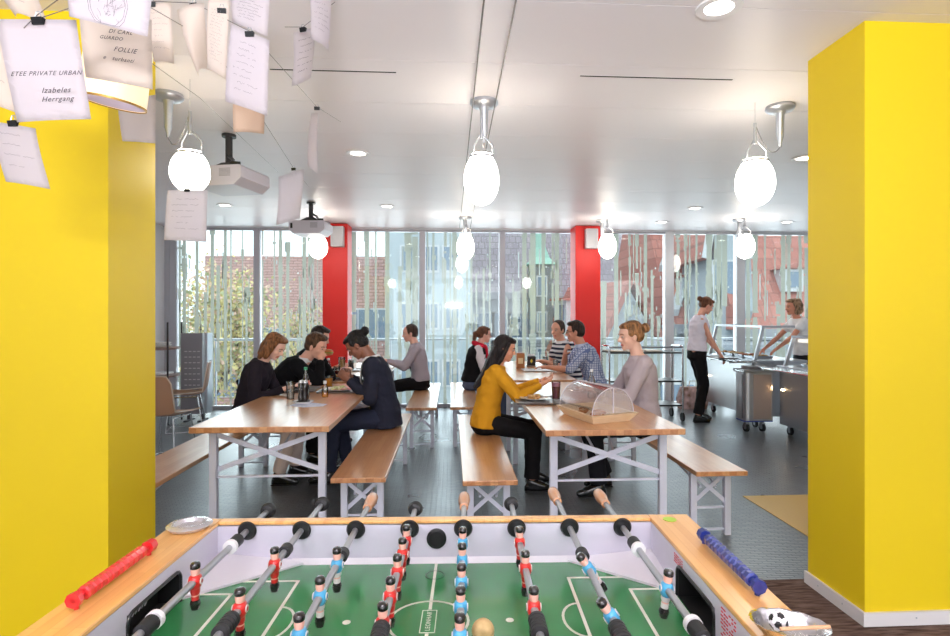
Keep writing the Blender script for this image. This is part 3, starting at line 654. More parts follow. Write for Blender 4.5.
# white sloped corners
for sx in (-1, 1):
    for sy in (-1, 1):
        q = MB(); z = PZ + .0005
        A = V((sx * IX, sy * IY, z)); B_ = V((sx * (IX - .245), sy * IY, z)); D_ = V((sx * IX, sy * (IY - .195), z)); up = V((sx * IX, sy * IY, z + .03)); B2 = V((sx * (IX - .245), sy * IY, z + .006)); D2 = V((sx * IX, sy * (IY - .195), z + .006))
        q.rings([[A, B_, D_], [up, B2, D2]]); q.build('corner_ramp', mat('white_ramp', (226, 222, 228), .4), FB)
for sy in (-1, 1):
    q = MB(); q.rings([[V((x_, sy * (IY - .012), PZ + .0004)), V((x_, sy * IY, PZ + .0004)), V((x_, sy * IY, PZ + .014))] for x_ in (-IX + .2, IX - .2)]); q.build('edge_ramp', mat('white_ramp'), FB)
lm = mat('white_pitch_lines', (226, 226, 210), .5)
z0, z1 = PZ + .0003, PZ + .0009
def strip(q, pts, w):
    for a, b_ in zip(pts, pts[1:]):
        a = V((a[0], a[1], 0)); b_ = V((b_[0], b_[1], 0)); d = (b_ - a).normalized(); n_ = V((-d.y, d.x, 0)) * w / 2; e = d * w * .3
        q.rings([[a + n_ - e + V((0, 0, z0)), a - n_ - e + V((0, 0, z0)), b_ - n_ + e + V((0, 0, z0)), b_ + n_ + e + V((0, 0, z0))], [a + n_ - e + V((0, 0, z1)), a - n_ - e + V((0, 0, z1)), b_ - n_ + e + V((0, 0, z1)), b_ + n_ + e + V((0, 0, z1))]])
W_ = .0075
def line(nm, pts, w=.006): q = MB(); strip(q, pts, w); q.build(nm, lm, FB)
line('centre_line', [(0, -IY + .013), (0, -.052)], W_); line('centre_line', [(0, .052), (0, IY - .013)], W_)
line('centre_circle', [(.088 * math.cos(2 * PI * k / 36), .088 * math.sin(2 * PI * k / 36)) for k in range(37)])
for s_ in (-1, 1):
    line('penalty_box', [(s_ * (IX - .003), .2), (s_ * .345, .2), (s_ * .345, -.2), (s_ * (IX - .003), -.2)], W_)
    line('goal_box', [(s_ * (IX - .003), .135), (s_ * .487, .135), (s_ * .487, -.135), (s_ * (IX - .003), -.135)], W_)
    line('penalty_arc', [(s_ * (.345 - .045 * math.sin(PI * k / 14)), .07 * math.cos(PI * k / 14)) for k in range(15)])
    MB().lathe([(.009, z0), (.009, z1)], at=(s_ * .18, 0, 0), n=16).build('kick_off_spot', lm, FB)
# centre emblem: outlined badge with lettering reading along the midline
q = MB(); strip(q, [(-.016, -.046), (.016, -.046), (.016, .046), (-.016, .046), (-.016, -.046)], .002)
q.build('centre_badge', lm, FB)
text_mesh('LEONHART', .0155, Matrix.Translation((.0052, -.039, z1)) @ Matrix.Rotation(R(90), 4, 'Z'), lm, FB, 'badge_lettering', 0)
# faint dark round marks on the pitch (printed)
q = MB()
strip(q, [(.0 + .024 * math.cos(2 * PI * k / 30), .225 + .024 * math.sin(2 * PI * k / 30)) for k in range(31)], .0025)
q.build('serve_ring', mat('dark_green_ink', (34, 88, 50), .4), FB)
# serving hole in the far side wall
q = MB(); q.lathe([(.027, 0), (.027, .006), (.021, .008)], M=Matrix.Translation((0, IY + .0008, .790)) @ Matrix.Rotation(R(90), 4, 'X') , n=28); q.build('serving_hole_cup', black, FB, smooth=True)
q = MB(); q.lathe([(.02, .0085), (.016, .004), (.004, .003)], M=Matrix.Translation((0, IY + .0002, .790)) @ Matrix.Rotation(R(90), 4, 'X'), n=24); q.build('serving_hole', dark, FB, smooth=True)
# legs under the cabinet
for sx in (-1, 1):
    for sy in (-1, 1): MB().box((sx * .6 - .045, sy * .24 - .045, 0), (sx * .6 + .045, sy * .24 + .045, .489), bev=.004).build('leg', black, FB)
# printed red notice on the inner right wall
q = MB(); rn = random.Random(4)
for k in range(9):
    for j in range(6):
        if rn.random() < .85: q.box((IX - .0008, -.20 + j * .011, TZ - .022 - k * .0075), (IX + .0006, -.20 + j * .011 + rn.uniform(.005, .009), TZ - .0195 - k * .0075))
for k in range(4):
    for j in range(5): q.box((IX - .0008, .07 + j * .012, TZ - .022 - k * .006), (IX + .0006, .07 + j * .012 + rn.uniform(.005, .01), TZ - .020 - k * .006))
q.build('printed_notice', mat('red_print', (196, 70, 84), .6), FB)['label'] = 'small red printed lines'

skin_f = mat('figure_skin', (236, 178, 160), .35); fred = mat('figure_red', (196, 34, 30), .3, coat=.4); fblue = mat('figure_blue', (70, 158, 200), .3, coat=.4)
fwhite = mat('figure_white', (226, 218, 216), .35); fblack = mat('figure_black', (22, 18, 18), .25, coat=.5)
def figure_mb(blue):
    q = MB()
    segs = [(1, [(.002, .041), (.0095, .0395), (.0122, .036), (.0122, .029), (.011, .0275)]), (2, [(.0105, .0278), (.0112, .021), (.0095, .013)]),
            (0, [(.0095, .0135), (.0145, .010), (.0165, .003), (.0165, -.006), (.0135, -.0135), (.0115, -.016)])]
    if blue: segs += [(3, [(.0115, -.0155), (.0112, -.022), (.0092, -.027)]), (2, [(.0088, -.0265), (.0085, -.031)]), (3, [(.0094, -.0305), (.0092, -.041)])]
    else: segs += [(0, [(.0115, -.0155), (.0112, -.024), (.0098, -.029)]), (2, [(.0092, -.0285), (.009, -.033)]), (0, [(.0098, -.0325), (.009, -.041)])]
    for mi, pf in segs:
        q.m(mi); q.lathe(pf, n=16, sx=.85, sy=1.0)
    q.m(1); q.rings([[V((sx_ * w_, sy_ * d_, z_)) for sx_, sy_ in ((-1, -.5), (-.5, -1), (.5, -1), (1, -.5), (1, .5), (.5, 1), (-.5, 1), (-1, .5))] for z_, w_, d_ in ((-.041, .0075, .009), (-.05, .010, .0105), (-.062, .0075, .008))])
    q.m(0)
    for s_ in (-1, 1): q.ell((0, s_ * .0145, -.001), (.006, .004, .012), n=10, m=6)
    q.m(3)
    for s_ in (-1, 1): q.cyl((s_ * .0128, 0, .0), (s_ * .0148, 0, .0), .0075, n=14)
    q.m(0 if not blue else 0)
    for s_ in (-1, 1): q.cyl((s_ * .0149, 0, .0), (s_ * .0152, 0, .0), .0045, n=12)
    return q
f_red = figure_mb(False).build('player_figure', [fred, fblack, skin_f, fwhite], None, smooth=True)
f_blue = figure_mb(True).build('player_figure', [fblue, fblack, skin_f, fwhite], None, smooth=True)
fproto = {0: f_red, 1: f_blue}; fused = set()
handle_m = mat('turned_wood_handle', (196, 142, 102), .4, bump=(20, .1), coat=.3)
rodspec = [ # x, blue, figure ys, bumper ys, tilt
 (0, [1.272], [(1.462, 1), (1.105, -1)], 0), (0, [1.35, 1.149], [(1.43, 0), (1.085, 2)], 0), (1, [1.345, 1.195, 1.05], [(1.40, 0), (.985, 2)], 0),
 (0, [1.485, 1.40, 1.302, 1.19, 1.085], [(1.045, 2)], 0), (1, [1.465, 1.362, 1.25, 1.143, 1.04], [], 0), (0, [1.465, 1.315, 1.14], [(1.068, 2)], 0),
 (1, [1.31, 1.10], [(1.385, 0), (1.035, 2)], 36), (1, [1.21], [(1.42, 1), (1.06, -1)], -7)]
capY = [1.745, 1.80, 1.755, 1.75, 1.756, 1.785, 1.80, 1.775]
for k, (blue, fys, bys, tilt) in enumerate(rodspec):
    x = (k - 3.5) * .1463; cy = 1.265
    rod = bpy.data.objects.new('rod', None); rod = MB().cyl((0, -OY - .12, 0), (0, capY[k] - cy - (.02 if not blue else .0), 0), .0078, n=16).build('rod', mat('polished_rod', (170, 172, 178), .38, .75), FB, smooth=True)
    rod.location = (x, 0, RZ)
    for sy in (-1, 1):
        q = MB(); q.lathe([(.010, 0), (.022, .001), (.0255, .007), (.022, .013), (.012, .014)], M=Matrix.Translation((x, sy * (IY + .0005), RZ)) @ Matrix.Rotation(R(90) * sy, 4, 'X'), n=28)
        q.build('bushing', black, FB, smooth=True)
    for y in fys:
        o = fproto[blue]
        if blue in fused: o = o.copy(); C.objects.link(o)
        fused.add(blue); o.parent = rod; o.location = (0, y - cy, 0); o.rotation_euler = (0, R(-tilt), 0)
        o['label'] = 'blue football figure' if blue else 'red football figure'
    for y, kind in bys:
        y -= cy; q = MB(); T = lambda yy: Matrix.Translation((0, yy, 0)) @ Matrix.Rotation(R(-90), 4, 'X')
        if kind == 0: q.lathe([(.009, -.013), (.0155, -.011), (.0155, .012), (.009, .013)], M=T(y), n=20)
        elif kind == 2:
            pf = [(.009, -.03)]
            for j in range(5): pf += [(.0165, -.028 + j * .0115), (.0165, -.0205 + j * .0115), (.0138, -.0195 + j * .0115), (.0138, -.0175 + j * .0115)]
            q.lathe(pf + [(.009, .03)], M=T(y), n=20)
        else:
            q.lathe([(.009, -.02), (.0155, -.018), (.016, .018), (.009, .02)], M=T(y + kind * .022), n=20)
            q.m(1).lathe([(.009, -.007), (.0175, -.006), (.0175, .006), (.009, .007)], M=T(y - kind * .006), n=20)
        q.build('bumper', [rubber, white], rod, smooth=True)
    yb = capY[k] - cy
    if blue:
        q = MB(); q.lathe([(.010, -.02), (.0135, -.018), (.0125, 0), (.0165, .02), (.0185, .05), (.0165, .085), (.011, .095), (.003, .097)], M=Matrix.Translation((0, yb - .0, 0)) @ Matrix.Rotation(R(-90), 4, 'X'), n=20); q.build('wooden_handle', handle_m, rod, smooth=True)
        MB().lathe([(.009, -.02), (.019, -.012), (.019, .008), (.006, .014)], M=Matrix.Translation((0, -OY - .13, 0)) @ Matrix.Rotation(R(90), 4, 'X'), n=20).build('end_cap', rubber, rod, smooth=True)
    else:
        MB().lathe([(.008, -.02), (.019, -.014), (.0225, 0), (.019, .012), (.006, .018)], M=Matrix.Translation((0, yb - .02, 0)) @ Matrix.Rotation(R(-90), 4, 'X'), n=20).build('end_cap', rubber, rod, smooth=True)
        q = MB(); q.lathe([(.010, -.02), (.0135, -.018), (.0165, .03), (.0165, .085), (.011, .095)], M=Matrix.Translation((0, -OY - .13, 0)) @ Matrix.Rotation(R(90), 4, 'X'), n=20); q.build('wooden_handle', handle_m, rod, smooth=True)
# score counters
ZC = .0205
def counter(x, y0, y1, m_, nb, label, face):
    root = MB().cyl((0, y0, ZC), (0, y1, ZC), .005).build('score_counter', m_, FB, smooth=True); root.location = (x, 0, TZ); root['label'] = label
    for yy in (y0 + .012, y1 - .012): MB().cyl((0, yy, 0), (0, yy, ZC), .005).build('post', m_, root)
    for k in range(nb):
        yy = y0 + .03 + (y1 - y0 - .07) * (k + .5) / nb; h = (y1 - y0 - .07) / nb * .47
        q = MB(); q.rings([[V((r_ * math.cos(PI / 8 + a_ * PI / 4), yy + dy, ZC + r_ * math.sin(PI / 8 + a_ * PI / 4))) for a_ in range(8)] for r_, dy in ((.010, -h), (.0145, -h * .7), (.0145, h * .7), (.010, h))])
        q.build('bead', m_, root)
    q = MB(); q.cyl((0, y1 - .022, ZC), (0, y1, ZC), .0148, n=8); q.build('end_knob', m_, root, smooth=True); q = MB(); q.cyl((0, y0, ZC), (0, y0 + .012, ZC), .0148, n=8); q.build('end_knob', m_, root, smooth=True)
counter(-.660, -.165, .105, mat('red_plastic', (206, 32, 38), .3, coat=.4), 11, 'row of red score beads', 0)
counter(.668, -.145, .138, mat('blue_plastic', (28, 42, 116), .3, coat=.4), 11, 'row of dark blue score beads', 1)

# things lying on the football table
p = atz(190, 523, TZ); t = thing('glass_ashtray', 'round clear ashtray on the far left corner of the football table', 'ashtray', (-.690, 1.55, TZ))
MB().lathe([(.03, .001), (.05, .002), (.056, .010), (.050, .014), (.038, .014), (.032, .006), (.004, .006)], n=32, sx=1).build('bowl', mat('pressed_glass', (205, 202, 206), .15, .6, bump=(40, .6)), t, smooth=True)
t = thing('foil_bowl', 'crumpled silver foil bowl on the near right corner of the football table', 'bowl', (.585, .955, TZ), R(-25))
q = MB(); n = 36; prof = [(.028, .001), (.036, .004), (.046, .02), (.052, .028), (.056, .029), (.052, .026), (.042, .012), (.026, .004), (.003, .004)]
q.rings([[V((r_ * 1.15 * (1 + .02 * noise.noise(V((k * .9, z_ * 40, 0)))) * math.cos(2 * PI * k / n), r_ * .85 * (1 + .02 * noise.noise(V((k * .9, z_ * 40, 3)))) * math.sin(2 * PI * k / n), max(.0008, z_ + (.001 * math.sin(k * 2.1) if r_ > .04 else 0)))) for k in range(n)] for r_, z_ in prof]); q.build('dish', foil, t, smooth=True)
bp = V((.572, .966, TZ + .0255)); t = thing('miniature_football', 'small black and white football sitting in the foil bowl', 'ball', bp)
bm = bmesh.new(); bmesh.ops.create_icosphere(bm, subdivisions=4, radius=.0165)
ico = bmesh.new(); bmesh.ops.create_icosphere(ico, subdivisions=1, radius=1); vs = [v.co.normalized() for v in ico.verts]; ico.free()
rotm = Matrix.Rotation(.5, 3, 'X') @ Matrix.Rotation(.35, 3, 'Z')
vs = [rotm @ v for v in vs]
for f in bm.faces:
    d = max(v.dot(f.calc_center_median().normalized()) for v in vs); f.material_index = 1 if d > .935 else 0; f.smooth = True
me = bpy.data.meshes.new('ball_shell'); bm.to_mesh(me); bm.free(); me.materials.append(white); me.materials.append(black)
o = bpy.data.objects.new('ball_shell', me); C.objects.link(o); o.parent = t
q = MB(); q.cyl((.556, .934, TZ + .030), (.638, .925, TZ + .036), .0032, n=8); o = q.build('wooden_stick', mat('plain_wood', (196, 150, 112), .6)); tag(o, 'thin wooden stick lying across the foil bowl', 'stick')
p = atz(669.7, 518, TZ); q = MB(); q.lathe([(.018, 0), (.018, .0012), (.016, .0014)], at=(.6, 1.535, TZ + .0003), n=24); o = q.build('round_sticker', mat('lime_green', (168, 200, 60), .5)); tag(o, 'lime green round sticker on the wooden corner of the football table', 'sticker')
p = atz(483, 631, PZ + .0236); q = MB(); q.ell((p.x, p.y, PZ + .0245), (.0235, .0235, .0235), n=28, m=18); o = q.build('cork_ball', mat('cork', (226, 196, 140), .7, vary=(60, (206, 172, 116))), smooth=True); tag(o, 'pale cork game ball lying on the green pitch', 'ball')
# ---------------------------------------------------------------- people
def skinmat(name, rgb):
    m = mat(name, rgb, .5, bump=(40, .05)); b = m.node_tree.nodes['Principled BSDF']
    b.inputs['Subsurface Weight'].default_value = .0; return m
def cloth(name, rgb, vary=None, sc=14, st_=.35): return mat(name, rgb, .85, spec=.15, bump=(sc, st_, .02), vary=vary, sheen=.0)
TS = bpy.data.scenes.new('workbench')
class Flesh:
    """collects rounded pieces and fuses them into one continuous surface"""
    def __init__(s): s.q = MB()
    def cap(s, a, b, r1, r2, n=14, flat=False):
        a = V(a); b = V(b); d = b - a; ln = d.length; d = d.normalized(); u = d.orthogonal().normalized(); w = d.cross(u); rs = []
        for k in range(5):
            t = -PI / 2 + PI / 2 * k / 4.; rs.append((a + d * r1 * math.sin(t) * 1, max(r1 * math.cos(t), .0005)))
        if flat: rs.append((b, r2))
        else:
            for k in range(5):
                t = PI / 2 * k / 4.; rs.append((b + d * r2 * math.sin(t), max(r2 * math.cos(t), .0005)))
        s.q.rings([[p + (u * math.cos(2 * PI * i / n) + w * math.sin(2 * PI * i / n)) * r for i in range(n)] for p, r in rs]); return s
    def ell(s, c, r, M=None): s.q.ell(c, r, M, 20, 14); return s
    def loft(s, secs, n=22):
        """secs: centre, direction, half width (side), half depth"""
        rs = []
        for c, d, a, b_ in secs:
            c = V(c); d = V(d).normalized(); lat = V((0, 1, 0)); fr = lat.cross(d).normalized()
            rs.append([c + lat * a * math.cos(2 * PI * k / n) * (1 if abs(math.cos(2 * PI * k / n)) < 1 else 1) + fr * b_ * math.sin(2 * PI * k / n) for k in range(n)])
        s.q.rings(rs); return s
    def make(s, name, mats, vox, parent, smooth=3, matfn=None, wr=0, seed=0):
        bmesh.ops.recalc_face_normals(s.q.bm, faces=s.q.bm.faces)
        me = bpy.data.meshes.new('tmp'); s.q.bm.to_mesh(me); s.q.bm.free(); o = bpy.data.objects.new('tmp', me); TS.collection.objects.link(o)
        r = o.modifiers.new('r', 'REMESH'); r.mode = 'VOXEL'; r.voxel_size = vox; r.adaptivity = 0
        if smooth: k = o.modifiers.new('s', 'SMOOTH'); k.iterations = smooth; k.factor = .5
        vl = TS.view_layers[0]; vl.update()
        m2 = bpy.data.meshes.new_from_object(o.evaluated_get(vl.depsgraph)); bpy.data.objects.remove(o); bpy.data.meshes.remove(me); m2.name = name
        if wr:
            n_ = len(m2.vertices); co = [0.0] * (n_ * 3); no = [0.0] * (n_ * 3); m2.vertices.foreach_get('co', co); m2.vertex_normals.foreach_get('vector', no)
            for i in range(0, n_ * 3, 3):
                x, y, z = co[i:i + 3]; k = wr * (noise.noise(V((x * 9 + seed, y * 9, z * 16))) + .5 * noise.noise(V((x * 24 + seed, y * 24, z * 34))))
                co[i] += no[i] * k; co[i + 1] += no[i + 1] * k; co[i + 2] += no[i + 2] * k
            m2.vertices.foreach_set('co', co)
        m2.materials.clear()
        for m in mats: m2.materials.append(m)
        m2.polygons.foreach_set('use_smooth', [True] * len(m2.polygons))
        if matfn:
            for p in m2.polygons: p.material_index = matfn(p.center)
        else: m2.polygons.foreach_set('material_index', [0] * len(m2.polygons))
        o = bpy.data.objects.new(name, m2); C.objects.link(o); o.parent = parent; return o
def ik(S, T, l1, l2, pole):
    S = V(S); T = V(T); d = T - S; D = min(d.length, (l1 + l2) * .995); dn = d.normalized(); T = S + dn * D
    a = (l1 * l1 - l2 * l2 + D * D) / (2 * D); h = math.sqrt(max(l1 * l1 - a * a, 0)); p = V(pole); p = (p - dn * p.dot(dn)).normalized()
    return S + dn * a + p * h, T
def person(label, x, y, face, seat=.45, lean=15, sc=1.0, fem=False, head=(0, 0), hl=(.45, .16, .8), hr=(.45, -.16, .8), fl=(.42, .11), fr=(.42, -.11), stand=False,
           skin=(226, 172, 146), hair=('short', (70, 50, 38)), top=((60, 60, 64), 'long'), legs=((28, 28, 30), 'long'), shoes=(24, 22, 22), vox=.0075, curlL=.5, curlR=.5,
           palmL=None, palmR=None, extras=(), collar=None, topmat=None, neckfwd=0, poleL=None, poleR=None, glasses=False, hemz=-.06, lookz=0, skirt=False):
    t = thing('person', label, 'person', (x, y, 0), R(face)); s = sc
    skm = skinmat('skin_%d_%d_%d' % skin, skin); lipm = mat('lips_%d' % skin[0], tuple(int(a * b_) for a, b_ in zip(skin, (.86, .62, .62))), .5)
    hipz = seat + .095 * s if not stand else .085 + .835 * s
    wid = .9 if fem else 1.0
    la = R(lean); up = lambda k: V((math.sin(la * k), 0, math.cos(la * k)))
    P0 = V((0, 0, hipz)); P1 = P0 + up(.55) * .17 * s; P2 = P1 + up(1.0) * .19 * s; P3 = P2 + up(1.15) * .13 * s
    NB = P3 + up(1.1) * .02 * s; HN = NB + (up(1.25) * .065 + V((.022 + neckfwd, 0, 0))) * s
    pitch, yaw = head
    Hm = Matrix.Translation(HN) @ Matrix.Rotation(R(yaw), 4, 'Z') @ Matrix.Rotation(R(pitch), 4, 'Y') @ Matrix.Scale(s * (.95 if fem else 1.0), 4) @ Matrix.Translation((.022, 0, .105))
    H = lambda a, b_, c: Hm @ V((a, b_, c))
    hs = s * (.95 if fem else 1.0)
    SH = {1: P3 + V((-.01, (.165 if not fem else .145) * s, -.02 * s)), -1: P3 + V((-.01, -(.165 if not fem else .145) * s, -.02 * s))}
    l1, l2 = .285 * s, .255 * s; arms = {}
    for sd, tg, po in ((1, hl, poleL), (-1, hr, poleR)):
        tg = V(tg); E_, W_ = ik(SH[sd], tg, l1, l2, po or (-.35, sd * .5, -1)); arms[sd] = (SH[sd], E_, W_)
    HJ = {1: P0 + V((.0, .09 * s, 0)), -1: P0 + V((.0, -.09 * s, 0))}; l3, l4 = .43 * s, .42 * s; lg = {}
    for sd, tg in ((1, fl), (-1, fr)):
        A = V((tg[0], tg[1], .085 + (tg[2] if len(tg) > 2 else 0))); K, A = ik(HJ[sd], A, l3, l4, (1, sd * .05, .9 if not stand else .0)); lg[sd] = (HJ[sd], K, A)
    # ---- body, one continuous surface
    F = Flesh()
    tw = lambda a: a * s * wid
    d0, d1, d2 = up(.3), up(.8), up(1.1)
    secs = [(P0 - d0 * .09 * s, d0, .10 * s, .075 * s), (P0 - d0 * .05 * s, d0, .16 * s, .11 * s), (P0 + d0 * .03 * s, d0, .165 * s, .115 * s), (P1 - d1 * .02 * s, d1, tw(.135), .098 * s), (P1 + d1 * .08 * s, d1, tw(.142), .102 * s),
            (P2 + d2 * .0, d2, tw(.162), .112 * s), (P2 + d2 * .08 * s, d2, tw(.168), .105 * s), (P3 - d2 * .02 * s, d2, tw(.158), .085 * s), (P3 + d2 * .02 * s, d2, tw(.10), .065 * s), (NB + d2 * .015, d2, .055 * s, .055 * s)]
    F.loft(secs)
    F.cap(NB - V((0, 0, .02)), H(-.02, 0, -.06), (.052 if fem else .058) * s, (.047 if fem else .054) * s)
    # head
    Sc = Hm
    F.ell((-.004, 0, .028), (.096, .075, .090), Sc); F.ell((.022, 0, -.03), (.066, .060, .075), Sc)
    F.ell((.048, 0, -.075), (.036, .038, .030), Sc); F.ell((.070, 0, -.092), (.017, .020, .015), Sc)
    F.ell((.070, 0, .035), (.022, .052, .016), Sc); F.ell((.05, .036, -.025), (.03, .024, .026), Sc); F.ell((.05, -.036, -.025), (.03, .024, .026), Sc)
    F.cap(H(.086, 0, .018), H(.106, 0, -.022), .0085 * hs, .0125 * hs, 10); F.ell((.098, .010, -.027), (.010, .008, .008), Sc); F.ell((.098, -.010, -.027), (.010, .008, .008), Sc)
    F.ell((.082, 0, -.052), (.012, .024, .007), Sc); F.ell((.080, 0, -.064), (.012, .020, .008), Sc)
    for sd in (1, -1):
        F.ell((-.004, sd * .078, -.004), (.018, .008, .030), Sc @ Matrix.Rotation(R(sd * -8), 4, 'X')); F.ell((.0, sd * .078, -.028), (.010, .007, .012), Sc)
    for sd in (1, -1):
        S_, E_, W_ = arms[sd]; af = .86 if fem else 1.0
        F.cap(V(S_) + V((0, -sd * .03, -.0)), E_, .052 * s * af, .038 * s * af); F.cap(E_, E_ * .55 + W_ * .45, .038 * s * af, .037 * s * af); F.cap(E_ * .6 + W_ * .4, W_, .036 * s * af, .025 * s * af)
        # hand: palm, four unequal bent fingers, side thumb
        d = (W_ - E_).normalized(); pn = V((palmL if sd == 1 else palmR) or (0, 0, -1)); pn = (pn - d * pn.dot(d)).normalized(); wd = pn.cross(d).normalized() * 1
        thumb_side = wd if (wd.dot(V((0, -sd, 0))) > 0 or abs(wd.y) < .15 and wd.z > 0) else -wd
        hsz = s * (.92 if fem else 1.0); pc = W_ + d * .048 * hsz
        M_ = Matrix(((d.x, thumb_side.x, pn.x, pc.x), (d.y, thumb_side.y, pn.y, pc.y), (d.z, thumb_side.z, pn.z, pc.z), (0, 0, 0, 1)))
        F.ell((0, 0, 0), (.050 * hsz, .040 * hsz, .017 * hsz), M_); F.cap(W_, pc, .024 * hsz, .022 * hsz)
        cu = curlL if sd == 1 else curlR
        for k, (off, ln) in enumerate(((.030, .92), (.010, 1.0), (-.010, .94), (-.029, .76))):
            p = W_ + d * .078 * hsz + thumb_side * off * hsz; ang = cu * .35
            for j, sg in enumerate((.040, .026, .021)):
                dd = d * math.cos(ang) + pn * math.sin(ang) + thumb_side * off * 1.5; q_ = p + dd * sg * ln * hsz
                F.cap(p, q_, (.0095 - .001 * j) * hsz, (.0088 - .001 * j) * hsz, 10); p = q_; ang += cu * (.9 if j == 0 else .8)
        p = W_ + d * .03 * hsz + thumb_side * .028 * hsz; q_ = p + (d * .6 + thumb_side * .62 + pn * .35) * .042 * hsz; F.cap(p, q_, .0135 * hsz, .011 * hsz, 10)
        F.cap(q_, q_ + (d * .85 + thumb_side * .1 + pn * (.3 + .4 * cu)) * .032 * hsz, .0105 * hsz, .0085 * hsz, 10)
    for sd in (1, -1):
        h_, K, A = lg[sd]; F.cap(h_, K, .082 * s * (.98 if fem else 1), .052 * s); F.cap(K, K * .6 + A * .4, .052 * s, .050 * s); F.cap(K * .6 + A * .4, A, .050 * s, .034 * s); F.cap(A, A + V((.10, 0, -.045)), .034 * s, .028 * s)
    inv = Hm.inverted()
    def mf(c):
        h = inv @ c
        return 1 if (.074 < h.x and abs(h.y) < .022 and -.071 < h.z < -.048) else 0
    body = F.make('body', [skm, lipm], vox, t, 2, mf)
    # eyes and brows on the face
    for sd in (1, -1): q = MB(); q.m(0).ell((.0795, sd * .031, .006), (.0085, .0118, .006), Hm, 12, 8); q.m(1).ell((.0845, sd * .031, .006), (.0062, .0055, .0058), Hm, 10, 6); q.build('eye', [mat('eye_white', (186, 172, 166), .5), mat('dark_iris', (44, 34, 28), .2)], t, smooth=True)
    hm = mat('hair_%d_%d_%d' % hair[1], tuple(int(k_ * .62) for k_ in hair[1]), .5, spec=.3, bump=(60, 1.0, .02), vary=(60, tuple(min(255, int(k_ * 1.12 + 4)) for k_ in hair[1])), stretch=(1, 1, .3))
    q = MB()
    for sd in (1, -1): q.tube([H(.092, sd * .016, .025), H(.0915, sd * .032, .031), H(.078, sd * .052, .025)], .0035 * hs, 6)
    q.build('eyebrows', hm, t, smooth=True)
    # ---- hair
    F = Flesh(); st_ = hair[0]
    F.ell((-.022, 0, .040), (.096, .084, .090), Sc)
    if st_ in ('short', 'thin', 'crop'):
        F.ell((-.045, 0, -.005), (.068, .078, .065), Sc)
        if st_ == 'short': F.ell((.035, 0, .098), (.052, .062, .030), Sc); F.ell((-.01, 0, .105), (.07, .066, .032), Sc)
        for sd in (1, -1): F.ell((.012, sd * .070, .022), (.020, .012, .036), Sc)
    elif st_ == 'bob':
        F.ell((-.055, 0, -.03), (.062, .088, .095), Sc); F.ell((.02, 0, .095), (.07, .075, .032), Sc)
        for sd in (1, -1): F.cap(H(.025, sd * .074, .05), H(.02, sd * .086, -.095), .026 * hs, .024 * hs); F.cap(H(-.02, sd * .078, .03), H(-.03, sd * .088, -.125), .034 * hs, .024 * hs)
        F.cap(H(-.06, 0, 0), H(-.07, 0, -.12), .06 * hs, .04 * hs)
    elif st_ == 'bun':
        F.ell((-.05, 0, .0), (.062, .078, .062), Sc); F.ell((.02, 0, .088), (.068, .07, .030), Sc); F.cap(H(-.08, 0, .03), H(-.115, 0, .048), .035 * hs, .035 * hs)
        F.ell((-.135, 0, .05), (.036, .042, .040), Sc)
        for sd in (1, -1): F.ell((.005, sd * .070, .03), (.035, .013, .032), Sc)
    elif st_ == 'ponytail':
        F.ell((-.05, 0, .0), (.062, .078, .062), Sc); F.ell((.02, 0, .088), (.066, .07, .030), Sc); F.cap(H(-.09, 0, .02), H(-.13, 0, -.0), .03 * hs, .036 * hs)
        F.cap(H(-.13, 0, 0), H(-.135, 0, -.08), .038 * hs, .026 * hs); F.cap(H(-.135, 0, -.08), H(-.12, .0, -.14), .026 * hs, .010 * hs)
        for sd in (1, -1): F.ell((.01, sd * .070, .03), (.03, .013, .032), Sc)
    elif st_ == 'long':
        F.ell((-.048, 0, -.01), (.062, .084, .085), Sc); F.ell((.028, 0, .090), (.066, .072, .032), Sc)
        hb = H(-.07, 0, -.03); b1 = V((min(hb.x, P3.x - .10 * s) - .01 * s, 0, hb.z - .20)); b2 = V((P2.x - .165 * s, 0, P2.z - .04))
        for o_y in (-.045, 0, .045): F.cap(hb + V((0, o_y, 0)), b1 + V((0, o_y * 1.2, 0)), .045 * hs, .036 * hs); F.cap(b1 + V((0, o_y * 1.2, 0)), b2 + V((0, o_y, 0)), .036 * hs, .012 * hs)
        for sd in (1, -1):
            F.cap(H(.02, sd * .078, .045), H(-.01, sd * .085, -.10), .022 * hs, .026 * hs); F.cap(H(-.01, sd * .085, -.10), b1 + V((.02, sd * .075, -.02)), .026 * hs, .022 * hs)
            F.cap(b1 + V((.02, sd * .075, -.02)), b2 + V((.02, sd * .06, .0)), .022 * hs, .008 * hs)
    elif st_ == 'curly':
        rn = random.Random(5)
        F.ell((-.05, 0, -.01), (.07, .09, .085), Sc); F.ell((.015, 0, .095), (.075, .08, .036), Sc)
        for k in range(46):
            a = rn.uniform(R(75), R(285)); z = rn.uniform(-.09, .1); rr = .082 if z < .06 else .06; F.ell((-.02 + rr * math.cos(a) * 1.05, rr * math.sin(a) * 1.12, z), (.034, .034, .032), Sc)
    F.make('hair', [hm], .0065 if vox < .008 else .0075, t, 2, None, .004 if st_ != 'thin' else .002, 3)
    # ---- top
    tc_, sl = top; tm = topmat or cloth('cloth_%d_%d_%d' % tc_, tc_); o_ = .012 * s
    F = Flesh(); hz = P0 + d0 * hemz
